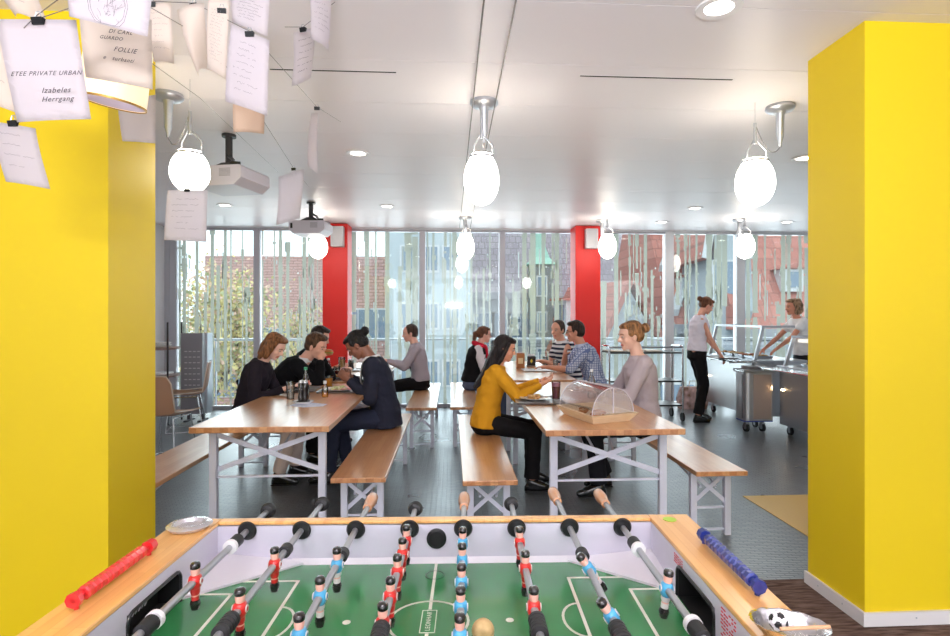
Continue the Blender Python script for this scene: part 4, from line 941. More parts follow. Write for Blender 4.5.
    secs2 = [(P0 + d0 * hemz * s, d0, (.196 if hemz < 0 else .180) * s, (.142 if hemz < 0 else .134) * s), (P0 + d0 * .045 * s, d0, .180 * s, .134 * s), (P1, d1, tw(.152), .115 * s), (P1 + d1 * .09 * s, d1, tw(.158), .12 * s), (P2, d2, tw(.176), .126 * s), (P2 + d2 * .08 * s, d2, tw(.182), .118 * s), (P3 - d2 * .02 * s, d2, tw(.174), .099 * s), (P3 + d2 * .02 * s, d2, tw(.125), .078 * s), (P3 + d2 * .035 * s, d2, tw(.085), .068 * s)]
    F.loft(secs2)
    if fem:
        for sd in (1, -1): F.ell(P2 + V((.075 * s, sd * .065 * s, .02 * s)), (.055 * s, .058 * s, .055 * s))
    sleeve_end = {'long': 1.0, 'rolled': .12, 'short': -.35, 'none': -.9}[sl]
    for sd in (1, -1):
        S_, E_, W_ = arms[sd]; af = .9 if fem else 1.0; S2 = V(S_) + V((0, -sd * .035, 0)); loose = 1.12 if not fem else 1.05
        if sl == 'none': F.ell(S_ + V((0, -sd * .04, 0)), (.066 * s, .05 * s, .062 * s))
        elif sl == 'short': F.cap(S2, S_ * .42 + E_ * .58, .066 * s * af, .062 * s * af, flat=True)
        elif sl == 'rolled': F.cap(S2, E_, .066 * s * af, .054 * s * af); F.cap(E_, E_ * .82 + W_ * .18, .054 * s * af, .052 * s * af, flat=True)
        else: F.cap(S2, E_, .066 * s * af * loose, .052 * s * af * loose); F.cap(E_, E_ * .04 + W_ * .96, .052 * s * af * loose, .036 * s * af, flat=True)
    F.make('top', [tm], vox * 1.15, t, 2, None, .007, len(label))
    # ---- trousers
    lc, ll = legs; lm_ = cloth('trousers_%d_%d_%d' % lc, lc)
    F = Flesh(); F.loft([(P0 - d0 * .105 * s, d0, .12 * s, .085 * s), (P0 - d0 * .06 * s, d0, .172 * s, .125 * s), (P0 + d0 * .02 * s, d0, .166 * s, .122 * s), (P0 + d0 * .06 * s, d0, .148 * s, .108 * s)])
    for sd in (1, -1):
        h_, K, A = lg[sd]; lo = 1.0 if ll == 'long' else 1.15
        F.cap(h_, K, .092 * s, .068 * s); F.cap(K, A + (K - A) * .05, .066 * s, .058 * s * lo, flat=True)
    F.make('trousers', [lm_], vox * 1.3, t, 3, None, .006, 9)
    # ---- shoes
    for sd in (1, -1):
        h_, K, A = lg[sd]; az = A.z - .085
        F = Flesh(); F.cap(A + V((-.02, 0, -.045)), A + V((.06, 0, -.05)), .036 * s, .036 * s); F.cap(A + V((.06, 0, -.052)), A + V((.15 * s, 0, -.058)), .036 * s, .025 * s); F.cap(A + V((-.01, 0, -.02)), A + V((0, 0, .01)), .038 * s, .040 * s, flat=True)
        F.cap(A + V((0, 0, -.012)), A + V((.10, 0, -.045)), .043 * s, .036 * s)
        if fem: F.cap(A + V((-.045, 0, -.05)), A + V((-.05, 0, -.08)), .014, .009)
        o = F.make('shoe', [mat('shoe_%d_%d_%d' % shoes, shoes, .25, coat=.5)], .007, t, 2)
        q = MB(); q.box((A.x - .055, A.y - .034, A.z - .0845), (A.x + .16 * s, A.y + .034, A.z - .076), bev=.003); q.build('sole', black, o)
    # ---- extras
    for ex in extras:
        k = ex[0]
        if k == 'collar':
            q = MB(); c = NB + V((0, 0, .0)); rs = []
            for (h_, r_) in ((-.012, .074), (.028, .064), (.032, .068), (-.004, .084)): rs.append([c + V((math.cos(a_) * r_ * s + math.sin(la) * h_, math.sin(a_) * r_ * s, h_ - .012 * math.cos(a_))) for a_ in [2 * PI * j / 24 for j in range(24)]])
            q.rings(rs, caps=False); q.build('collar', ex[1], t, smooth=True)
        if k == 'scarf':
            F = Flesh(); c = NB + V((.01, 0, .01))
            pts = [c + V((.078 * s * math.cos(a_), .082 * s * math.sin(a_), -.025 * math.cos(a_) + .01)) for a_ in [2 * PI * j / 14 for j in range(15)]]
            for a_, b_ in zip(pts, pts[1:]): F.cap(a_, b_, .030, .030)
            F.cap(c + V((.08, .01, -.02)), c + V((.10, .02, -.16)), .028, .022)
            F.make('scarf', [ex[1]], .008, t, 2, None, .006)
        if k == 'tie':
            q = MB(); a_ = NB + V((.075 * s, 0, -.01)); b_ = P1 + V((.125 * s, 0, .02)); m_ = (a_ + b_) / 2 + V((.045 * s, 0, 0))
            q.rings([[p_ + V((0, -w_, 0)), p_ + V((.008, -w_, 0)), p_ + V((.008, w_, 0)), p_ + V((0, w_, 0))] for p_, w_ in ((a_, .014), (a_ - V((0, 0, .03)) + V((.01, 0, 0)), .010), (m_, .024), (b_, .03), (b_ - V((0, 0, .04)), .003))]); q.build('necktie', ex[1], t)
        if k == 'jacket_front':
            # pale shirt front showing between lapels
            q = MB(); pts = [NB + V((.062 * s, 0, .012)), P3 + V((.090 * s, 0, -.03)), P2 + V((.136 * s, 0, .03)), P2 + V((.138 * s, 0, -.05)), P1 + V((.132 * s, 0, .04))]
            q.rings([[p_ + V((0, -w_, 0)), p_ + V((.012, -w_ * .5, 0)), p_ + V((.012, w_ * .5, 0)), p_ + V((0, w_, 0))] for p_, w_ in zip(pts, (.045, .055, .05, .038, .012))]); q.build('shirt_front', ex[1], t, smooth=True)
        if k == 'vest':
            F = Flesh(); F.loft([(c_, d_, a_ * 1.07, b_ * 1.08) for c_, d_, a_, b_ in secs2[:-2]] + [(secs2[-2][0], secs2[-2][1], secs2[-2][2] * 1.02, secs2[-2][3] * 1.08)]); F.make('vest', [ex[1]], .009, t, 2, None, .006)
    if glasses:
        q = MB()
        for sd in (1, -1):
            q.tube([H(.100, sd * (.031 + .021 * math.cos(a_)), .006 + .016 * math.sin(a_)) for a_ in [2 * PI * j / 14 for j in range(15)]], .0018, 5); q.tube([H(.100, sd * .051, .010), H(.03, sd * .083, .012), H(-.005, sd * .084, .004)], .0018, 5)
        q.tube([H(.100, -.010, .009), H(.104, 0, .011), H(.100, .010, .009)], .0018, 5); q.build('glasses', black, t)
    return t, dict(arms=arms, H=H, NB=NB, P=(P0, P1, P2, P3))

# patterned shirts
def check_mat():
    m = mat('blue_checked_shirt', (186, 200, 226), .85, spec=.15, bump=(14, .35, .02)); b = m.node_tree.nodes['Principled BSDF']
    tc = N(m, 'ShaderNodeTexCoord'); sp = N(m, 'ShaderNodeSeparateXYZ'); L(m, tc.outputs['Object'], sp.inputs[0]); outs = []
    for ax, f in ((0, 230), (1, 230), (2, 230)):
        a = N(m, 'ShaderNodeMath', operation='MULTIPLY'); a.inputs[1].default_value = f; s_ = N(m, 'ShaderNodeMath', operation='SINE'); g = N(m, 'ShaderNodeMath', operation='GREATER_THAN'); g.inputs[1].default_value = .72
        L(m, sp.outputs[ax], a.inputs[0]); L(m, a.outputs[0], s_.inputs[0]); L(m, s_.outputs[0], g.inputs[0]); outs.append(g)
    ad = N(m, 'ShaderNodeMath', operation='MAXIMUM'); ad2 = N(m, 'ShaderNodeMath', operation='MAXIMUM'); L(m, outs[0].outputs[0], ad.inputs[0]); L(m, outs[2].outputs[0], ad.inputs[1]); L(m, ad.outputs[0], ad2.inputs[0]); L(m, outs[1].outputs[0], ad2.inputs[1])
    mx = N(m, 'ShaderNodeMix', data_type='RGBA'); mx.inputs[6].default_value = lin((206, 214, 234)); mx.inputs[7].default_value = lin((112, 128, 176)); L(m, ad2.outputs[0], mx.inputs[0]); L(m, mx.outputs[2], b.inputs['Base Color']); return m
def stripe_mat():
    m = mat('striped_polo', (226, 228, 230), .85, spec=.15); b = m.node_tree.nodes['Principled BSDF']
    tc = N(m, 'ShaderNodeTexCoord'); sp = N(m, 'ShaderNodeSeparateXYZ'); L(m, tc.outputs['Object'], sp.inputs[0])
    a = N(m, 'ShaderNodeMath', operation='MULTIPLY'); a.inputs[1].default_value = 105; s_ = N(m, 'ShaderNodeMath', operation='SINE'); g = N(m, 'ShaderNodeMath', operation='GREATER_THAN'); g.inputs[1].default_value = 0
    L(m, sp.outputs[2], a.inputs[0]); L(m, a.outputs[0], s_.inputs[0]); L(m, s_.outputs[0], g.inputs[0])
    mx = N(m, 'ShaderNodeMix', data_type='RGBA'); mx.inputs[6].default_value = lin((226, 228, 232)); mx.inputs[7].default_value = lin((44, 52, 72)); L(m, g.outputs[0], mx.inputs[0]); L(m, mx.outputs[2], b.inputs['Base Color']); return m
wcloth = cloth('white_cloth', (236, 234, 236))

# left tables
person('woman with ginger bob and black turtleneck eating at the left table', -1.73, 4.95, 0, lean=16, sc=.96, fem=True, head=(34, -12), hl=(.40, .10, .80), hr=(.36, -.17, .80), skin=(236, 190, 172),
       hair=('bob', (140, 92, 58)), top=((38, 33, 42), 'long'), extras=[('scarf', mat('black_roll_neck', (36, 32, 40), .9))][:0], legs=((222, 202, 192), 'long'), fl=(.36, .12), fr=(.30, -.13), vox=.007)
person('man in black jacket biting into a sandwich at the left table', -1.74, 5.62, 0, lean=40, sc=1.03, head=(20, -14), hl=(.47, .07, .99), hr=(.49, -.07, .98), poleL=(-.1, .8, -1), poleR=(-.1, -.5, -1), skin=(232, 176, 152),
       hair=('short', (92, 66, 44)), top=((20, 20, 23), 'long'), extras=[('collar', wcloth)], curlL=.9, curlR=.9, palmL=(.1, -1, 0), palmR=(.1, 1, 0), vox=.0075)
person('dark haired person in black mostly hidden behind the man with the sandwich', -1.68, 6.28, 0, lean=20, sc=.98, head=(20, 0), skin=(226, 172, 146), hair=('short', (44, 32, 26)), top=((24, 24, 27), 'long'), vox=.009)
person('man with hair bun in a dark suit eating, on the bench left of the aisle', -.56, 4.95, 180, lean=15, sc=.98, head=(42, -4), hl=(.30, .10, .86), hr=(.32, -.10, .87), skin=(140, 92, 72), poleL=(-.6, .3, -1),
       hair=('bun', (30, 26, 26)), top=((40, 42, 56), 'long'), legs=((44, 48, 66), 'long'), extras=[('collar', wcloth), ('jacket_front', wcloth)], fl=(.46, .12), fr=(.34, -.12), curlL=.9, curlR=.9, palmL=(.2, -1, 0), palmR=(.2, 1, 0), hemz=-.085, vox=.007)
person('man in grey shirt and black tie sitting upright at the rear left bench', -.39, 7.42, 180, lean=9, sc=.95, head=(10, 6), hl=(.42, .12, .83), hr=(.36, -.15, .80), skin=(232, 178, 158), hair=('thin', (70, 50, 40)),
       top=((176, 168, 178), 'long'), legs=((28, 26, 28), 'long'), extras=[('collar', cloth('shirt_collar', (176, 168, 178))), ('tie', mat('black_tie', (24, 24, 28), .6))], hemz=.03, vox=.0085)
# right tables
person('woman with ponytail, black vest and red scarf at the rear right bench', .26, 7.38, 0, lean=13, sc=.94, fem=True, head=(8, 10), hl=(.38, .14, .80), hr=(.36, -.14, .80), skin=(232, 180, 160), hair=('ponytail', (104, 66, 46)),
       top=((220, 214, 220), 'long'), legs=((92, 104, 132), 'long'), extras=[('vest', cloth('black_vest', (26, 24, 27))), ('scarf', cloth('red_scarf', (206, 40, 62)))], hemz=.02, vox=.0085, glasses=True)
person('woman with long black hair and mustard top gesturing over her tray', .28, 4.64, 0, lean=13, sc=.915, fem=True, head=(16, -4), hl=(.46, .06, .86), hr=(.44, -.10, .85), neckfwd=-.02, skin=(214, 152, 124), hair=('long', (30, 22, 24)),
       top=((206, 146, 34), 'long'), legs=((24, 22, 24), 'wide'), fl=(.40, .12), fr=(.36, -.12), curlL=.35, curlR=.35, palmL=(.1, -.2, 1), palmR=(.2, .1, 1), hemz=-.03, vox=.0065, shoes=(22, 20, 22))
person('man in striped polo resting chin, partly hidden behind the man in checks', 1.59, 7.48, 205, lean=18, sc=1.03, head=(8, 20), hl=(.36, -.02, .80), hr=(.38, -.14, .80), skin=(222, 164, 138), hair=('thin', (58, 44, 36)),
       top=((226, 228, 230), 'short'), topmat=stripe_mat(), extras=[('collar', wcloth)], hemz=.0, vox=.0085)
person('man in blue checked shirt with glasses, hand at his mouth', 1.70, 6.62, 180, lean=20, sc=1.03, head=(6, -12), hl=(.58, .06, .805), hr=(.36, -.02, .965), poleR=(.9, -.2, -1), palmR=(-1, .2, .2), skin=(212, 150, 124), hair=('short', (52, 38, 30)),
       top=((186, 200, 226), 'rolled'), topmat=check_mat(), extras=[('collar', cloth('blue_collar', (190, 202, 228)))], hemz=.02, curlR=1.1, vox=.0075, glasses=True)
person('woman with blond bun and grey sweater behind the domed bread display', 1.545, 4.5, 180, lean=5, sc=1.03, fem=True, head=(8, 4), hl=(.42, .10, .82), hr=(.40, -.12, .82), skin=(236, 190, 170), hair=('bun', (158, 112, 74)),
       top=((184, 172, 180), 'long'), legs=((34, 34, 40), 'wide'), fl=(.40, .14), fr=(.28, -.12), hemz=-.06, vox=.0065, shoes=(20, 20, 22))
# at the counter
person('woman in white sleeveless top and black trousers standing at the counter', 3.27, 7.42, -6, stand=True, lean=5, sc=.975, fem=True, head=(26, 8), hl=(.34, .14, .90), hr=(.30, -.10, .84), poleR=(-.4, -.2, -1), skin=(222, 160, 136), hair=('bun', (116, 72, 48)),
       top=((232, 226, 238), 'none'), legs=((26, 24, 26), 'wide'), fl=(.06, .09), fr=(-.02, -.09), curlL=.5, curlR=.5, hemz=.04, vox=.008)
person('woman with curly hair in white serving behind the counter', 4.72, 7.35, 182, stand=True, lean=14, sc=.96, fem=True, head=(4, 0), hl=(.52, .12, .93), hr=(.46, -.2, .94), skin=(222, 152, 124), hair=('curly', (156, 124, 94)),
       top=((238, 238, 240), 'short'), legs=((40, 40, 46), 'long'), fl=(.05, .1), fr=(-.02, -.1), hemz=.0, vox=.0085)

# ---------------------------------------------------------------- table things
def tray(x, y, label, rz=0, w=.44, d=.32, z=.7505, m_=None):
    t = thing('serving_tray', label, 'tray', (x, y, z), rz); q = MB()
    q.rings([[V((a * f, b_ * g, zz)) for a, b_ in ((-w / 2, -d / 2), (w / 2, -d / 2), (w / 2, d / 2), (-w / 2, d / 2))] for f, g, zz in ((.94, .92, .001), (1.0, 1.0, .014), (1.005, 1.006, .0145), (.99, .985, .012), (.93, .91, .004), (.01, .01, .004))])
    q.build('tray_dish', m_ or mat('grey_tray', (142, 138, 140), .35, .3), t); return t
def plate(x, y, label, kind, z=.756, r_=.115, foods=True):
    t = thing('plate', label, 'plate', (x, y, z)); MB().lathe([(.05, 0), (.055, .001), (r_ * .8, .008), (r_, .016), (r_, .018), (r_ * .78, .011), (.05, .004), (.002, .004)], n=36).build('dish', mat('white_porcelain', (236, 234, 232), .15, coat=.5), t, smooth=True)
    if not foods: return t
    rn = random.Random(int(x * 100)); F = Flesh(); cols = {'salad': (198, 206, 128), 'pasta': (222, 190, 128), 'mixed': (214, 196, 150)}[kind]
    for k in range(22):
        a = rn.uniform(0, 2 * PI); q_ = rn.uniform(0, .062); F.ell((q_ * math.cos(a), q_ * math.sin(a), .012 + rn.uniform(0, .022)), (rn.uniform(.012, .024), rn.uniform(.01, .02), rn.uniform(.006, .012)))
    o = F.make('helping_of_' + {'salad': 'salad', 'pasta': 'pasta', 'mixed': 'food'}[kind], [mat('food_' + kind, cols, .7, vary=(38, {'salad': (236, 226, 196), 'pasta': (176, 110, 60), 'mixed': (120, 140, 66)}[kind]))], .005, t, 1); return t
def tumbler(x, y, label, h=.12, r_=.033, fill=0, col=None, z=.7505):
    t = thing('drinking_glass', label, 'glass', (x, y, z)); MB().lathe([(r_ * .82, 0), (r_, h), (r_ - .002, h), (r_ * .8 - .001, .006), (.002, .006)], n=24, caps=True).build('glass_wall', drink_glass, t, smooth=True)
    if fill: MB().lathe([(.002, .007), (r_ * .78, .007), (r_ * (.78 + .17 * fill), h * fill), (.002, h * fill)], n=20).build('drink', mat('drink_%d_%d' % col[:2], col, .15), t, smooth=True)
    return t
def bottle(x, y, label, col, h=.22, r_=.032, cap=(40, 150, 90), lab=None, z=.7505, glassy=False):
    t = thing('bottle', label, 'bottle', (x, y, z)); q = MB(); q.lathe([(r_ * .9, 0), (r_, .01), (r_, h * .3), (r_ * .88, h * .36), (r_, h * .44), (r_ * .98, h * .6), (r_ * .5, h * .8), (.012, h * .88), (.012, h)], n=22)
    q.build('bottle_body', drink_glass if glassy else mat('bottle_%d_%d_%d' % col, col, .12, coat=.6), t, smooth=True)
    if glassy: MB().lathe([(.002, .004), (r_ * .9, .004), (r_ * .9, h * .28), (.002, h * .28)], n=20).build('drink', mat('drink_%d_%d' % col[:2], col, .15), t, smooth=True)
    MB().lathe([(.0135, h - .012), (.0135, h + .008), (.010, h + .010)], n=16).build('cap', mat('cap_%d_%d_%d' % cap, cap, .4), t, smooth=True)
    if lab: MB().lathe([(r_ * 1.01, h * .44), (r_ * 1.0, h * .58)], n=22, caps=False).build('paper_band', mat('band_%d_%d_%d' % lab, lab, .6), t, smooth=True)
    return t
def caddy(x, y, label, z=.7505):
    t = thing('condiment_caddy', label, 'caddy', (x, y, z)); MB().box((-.038, -.038, 0), (.038, .038, .012), bev=.003).cyl((-.0, 0, .012), (0, 0, .02), .03).build('base', black, t)
    for k in range(4):
        a = PI / 4 + k * PI / 2; q = MB(); q.lathe([(.017, .0125), (.019, .03), (.014, .055), (.019, .085), (.016, .11), (.014, .113)], at=(.02 * math.cos(a), .02 * math.sin(a), 0), n=14); q.m(1).lathe([(.014, .113), (.012, .125), (.004, .128)], at=(.02 * math.cos(a), .02 * math.sin(a), 0), n=14)
        q.build('shaker', [mat('dark_shaker', (34, 30, 32), .15, coat=.7), mat('shaker_top', (190, 190, 194), .3, .7)], t, smooth=True)
    return t
def fork(a, b_, label):
    a = V(a); b_ = V(b_); d = (b_ - a).normalized(); q = MB(); q.tube([a, a * .6 + b_ * .4, a * .3 + b_ * .7], [.004, .003, .003], 6); n_ = d.cross(V((0, 0, 1))).normalized()
    for k in (-1, 0, 1): q.tube([a * .3 + b_ * .7, a * .2 + b_ * .8 + n_ * .006 * k, b_ + n_ * .006 * k], .0013, 5)
    o = q.build('fork', chrome); tag(o, label, 'fork'); return o
# left front table
for nm, px, py, lb in (('a', 303, 403, ''),):
    q = MB(); pts = [(-.11, -.05), (.0, -.11), (.13, -.07), (.14, .03), (.02, .10), (-.12, .06)]; p = atz(307, 405, .75); q.prism([(p.x + a, p.y + b_) for a, b_ in pts], .7502, .7512)
    o = q.build('paper_napkin', mat('blue_printed_napkin', (196, 204, 232), .8, vary=(40, (226, 228, 242)))); tag(o, 'blue and white printed napkin flat on the left table', 'napkin')
p = atz(303, 403.5, .7515)
plate(p.x, p.y + .01, 'small white saucer under the dark condiment shakers', 'mixed', .7515, .075, False)
caddy(p.x, p.y + .01, 'cluster of dark condiment shakers on a white saucer, left table', .7575).scale = (1.08, 1.08, 1.3)
p = atz(305, 400, .75); bottle(p.x - .035, p.y + .16, 'clear water bottle with green cap behind the dark shakers', (214, 222, 224), .23, .031, (70, 170, 120), (226, 130, 110), glassy=True)
p = atz(290.5, 399, .75); tumbler(p.x, p.y, 'empty tall glass left of the dark shakers', .135, .034)
p = atz(325, 397, .75); t = bottle(p.x, p.y, 'small carafe with orange juice in its lower third on the left table', (236, 150, 30), .12, .026, (236, 236, 236), None, glassy=True)
p = atz(291, 391.5, .75); tray(p.x, p.y + .06, 'tray in front of the woman with ginger hair', R(3), .42, .34); plate(p.x - .02, p.y + .07, 'plate of food on the tray of the ginger haired woman', 'mixed')
p = atz(343, 393, .75); tray(p.x - .05, p.y + .13, 'tray with salad plate in front of the man in the dark suit', 0, .34, .34); plate(p.x - .06, p.y + .13, 'white plate heaped with salad and pasta before the suited man', 'salad', r_=.13)
p = atz(335, 383.5, .75); tumbler(p.x - .0, 5.30, 'glass of orange juice behind the salad plate', .1, .036, .8, (240, 150, 20))
# rear left table
tray(-1.18, 5.98, 'tray in front of the man biting a sandwich', 0, .44, .32); plate(-1.2, 6.0, 'plate on the tray of the man with the sandwich', 'pasta')
p = atz(329, 378, .75); bottle(p.x, p.y - .02, 'small bottle with dark cola and white cap on the rear left table', (40, 22, 22), .2, .027, (238, 238, 238), glassy=True)
p = atz(336.5, 378, .75); tumbler(p.x + .01, p.y - .03, 'glass of dark cola beside the cola bottle', .125, .034, .62, (70, 18, 22))
p = atz(341, 370.5, .75); tumbler(p.x + .01, p.y, 'glass with orange drink farther back on the rear left table', .16, .042, .8, (236, 176, 96))
p = atz(351, 369.5, .75); caddy(p.x, p.y, 'dark shaker cluster at the back of the rear left table')
tray(-.95, 6.9, 'tray at the back of the rear left table', R(2), .42, .32)
# sandwich held by the man
q = MB(); c_ = V((-1.195, 5.62, 1.045)); q.m(0).ell(c_ + V((0, 0, .012)), (.05, .055, .022)); q.m(1).ell(c_, (.054, .058, .01)); q.m(0).ell(c_ - V((0, 0, .014)), (.05, .055, .016)); o = q.build('sandwich', [mat('brown_crust', (178, 112, 60), .7), mat('lettuce', (120, 150, 60), .7)], smooth=True); tag(o, 'bitten brown sandwich held up by the man in black', 'sandwich')
# right front table
p = atz(536, 400, .76); tray(p.x + .02, p.y + .0, 'tray with a plate in front of the woman in mustard', R(-4), .36, .40); plate(p.x + .0, p.y + .05, 'plate with pasta leftovers on the tray of the mustard dressed woman', 'pasta', r_=.12)
fork((p.x - .09, p.y + .02, .778), (p.x + .05, p.y + .09, .785), 'fork resting across the plate of the mustard dressed woman')
p = atz(556, 399, .757); t = tumbler(p.x, p.y, 'tall glass of dark red berry juice on the right table', .135, .036, .72, (110, 16, 44), .757)
MB().lathe([(.002, .0985), (.0335, .0985), (.035, .128), (.002, .132)], n=20).build('foam', mat('berry_foam', (196, 120, 150), .6), t, smooth=True)
p = atz(577, 391, .75); bottle(p.x + .02, 4.45, 'clear plastic water bottle behind the domed bread display', (226, 232, 236), .22, .032, (236, 236, 240), None, glassy=False).children[0].data.materials[0] = drink_glass
# domed bread display
A = atz(592, 416, .81); B_ = atz(638.6, 411.7, .81); D_ = atz(556, 404, .81); ux = (B_ - A).normalized(); ang = math.atan2(ux.y, ux.x); w = (B_ - A).length; dd = (D_ - A).length; shx = -.10
t = thing('bread_display', 'pale wooden tray with clear acrylic barrel dome on the right table', 'display case', (A.x, A.y, .7505), 0)
dv = (D_ - A); dv.z = 0; uv = (B_ - A); uv.z = 0
def bd(u, v, z): p_ = uv * u + dv * v; return V((p_.x, p_.y, z))
q = MB(); q.rings([[bd(u, v, 0) for u, v in ((.10, .08), (.88, .08), (.88, .9), (.10, .9))], [bd(u, v, .055) for u, v in ((0, 0), (1, 0), (1, 1), (0, 1))], [bd(u, v, .055) for u, v in ((.05, .03), (.95, .03), (.95, .97), (.05, .97))], [bd(u, v, .012) for u, v in ((.12, .1), (.86, .1), (.86, .88), (.12, .88))], [bd(u, v, .012) for u, v in ((.45, .45), (.5, .45), (.5, .5), (.45, .5))]])
q.build('wooden_tray', mat('pale_maple', (238, 218, 184), .5, vary=(14, (230, 206, 168)), stretch=(1, 1, 8)), t)
cx_, rr = .5, .44 * uv.length
def arc(v, r_, n=22): return [bd(.5 + (r_ / uv.length) * math.cos(PI * k / n), v, .057 + r_ * 1.0 * math.sin(PI * k / n)) for k in range(n + 1)]
q = MB(); n_ = 22; q.rings([arc(.06, rr), arc(.95, rr)], caps=False, closed=False); 
bmesh.ops.solidify(q.bm, geom=q.bm.faces[:], thickness=.003); q.build('acrylic_dome', acrylic, t, smooth=True)
for v in (.06, .95):
    q = MB(); q.rings([[p_ for p_ in arc(v, rr - .001)], [p_ for p_ in arc(v + .006, rr - .001)]]); q.build('dome_end', mat('hazy_acrylic', (240, 232, 240), .2, alpha=.22), t)
q = MB()
for v in (.06, .95): q.tube(arc(v, rr + .002), .0025, 8)
q.tube([bd(.5, .055, .06), bd(.5, .055, .057 + rr)], .004, 8); q.tube([bd(.5, .06, .057 + rr + .002), bd(.5, .95, .057 + rr + .002)], .005, 8); q.build('dome_edges', mat('milky_acrylic', (236, 228, 236), .2, alpha=.75), t, smooth=True)
rn = random.Random(2)
for k in range(5):
    c_ = bd(.32 + .13 * (k % 3) + rn.uniform(-.02, .02), .25 + .13 * k, .0) ; c_ = V((c_.x + t.location.x, c_.y + t.location.y, .7505 + .0285))
    q = MB(); Mr = Matrix.Translation(c_) @ Matrix.Rotation(rn.uniform(0, 3), 4, 'Z'); q.ell((0, 0, 0), (.052, .026, .016), Mr, 16, 8)
    for j in (-1, 0, 1): q.m(1).ell((j * .02, 0, .0125), (.004, .016, .004), Mr, 8, 6)
    o = q.build('bread_roll', [mat('bread_crust', (196, 132, 72), .7, vary=(30, (168, 104, 54))), mat('flour', (230, 206, 168), .8)], smooth=True); tag(o, 'brown bread roll under the acrylic dome', 'bread', 'bread rolls under the acrylic dome')
# rear right table
p = atz(515.5, 366.5, .75); t = thing('wooden_napkin_box', 'brown wooden napkin box at the left edge of the rear right table', 'box', (p.x + .03, p.y - .25, .7505))
MB().box((-.05, -.05, 0), (.05, .05, .19), bev=.004).build('box_body', mat('brown_wood_box', (170, 104, 48), .5, bump=(20, .2)), t); MB().box((-.03, -.0515, .06), (.03, -.0505, .13)).build('pale_panel', mat('cream_panel', (230, 206, 160), .6), t); MB().box((-.035, -.004, .1905), (.035, .004, .205)).build('napkins', paper, t)
p = atz(530, 366, .75); plate(p.x, p.y - .1, 'white saucer under the black condiment pots on the rear right table', 'mixed', .7505, .085, False)
t = thing('condiment_caddy', 'black condiment pot with yellow emblem on the rear right table', 'caddy', (p.x, p.y - .1, .756))
MB().box((-.055, -.04, 0), (.055, .04, .13), bev=.012).build('pot', mat('gloss_black', (20, 20, 20), .2, coat=.5), t); MB().lathe([(.016, 0), (.016, .002)], M=Matrix.Translation((0, -.0405, .07)) @ Matrix.Rotation(R(90), 4, 'X'), n=4, sy=1.8).build('yellow_emblem', mat('emblem_yellow', (220, 200, 60), .5), t)
for k in range(4): MB().lathe([(.012, .131), (.014, .15), (.006, .155)], at=(-.03 + .02 * k, 0, 0), n=12).build('shaker_top', white, t, smooth=True)
p = atz(541, 363.5, .75); tumbler(p.x, p.y - .35, 'empty glass by the black condiment pot on the rear right table', .12, .036); tumbler(p.x + .1, p.y - .55, 'shorter glass nearer the talking men', .09, .034)
tray(1.02, 6.72, 'pale tray between the talking men', 0, .36, .28, m_=mat('pale_tray', (214, 212, 214), .35))
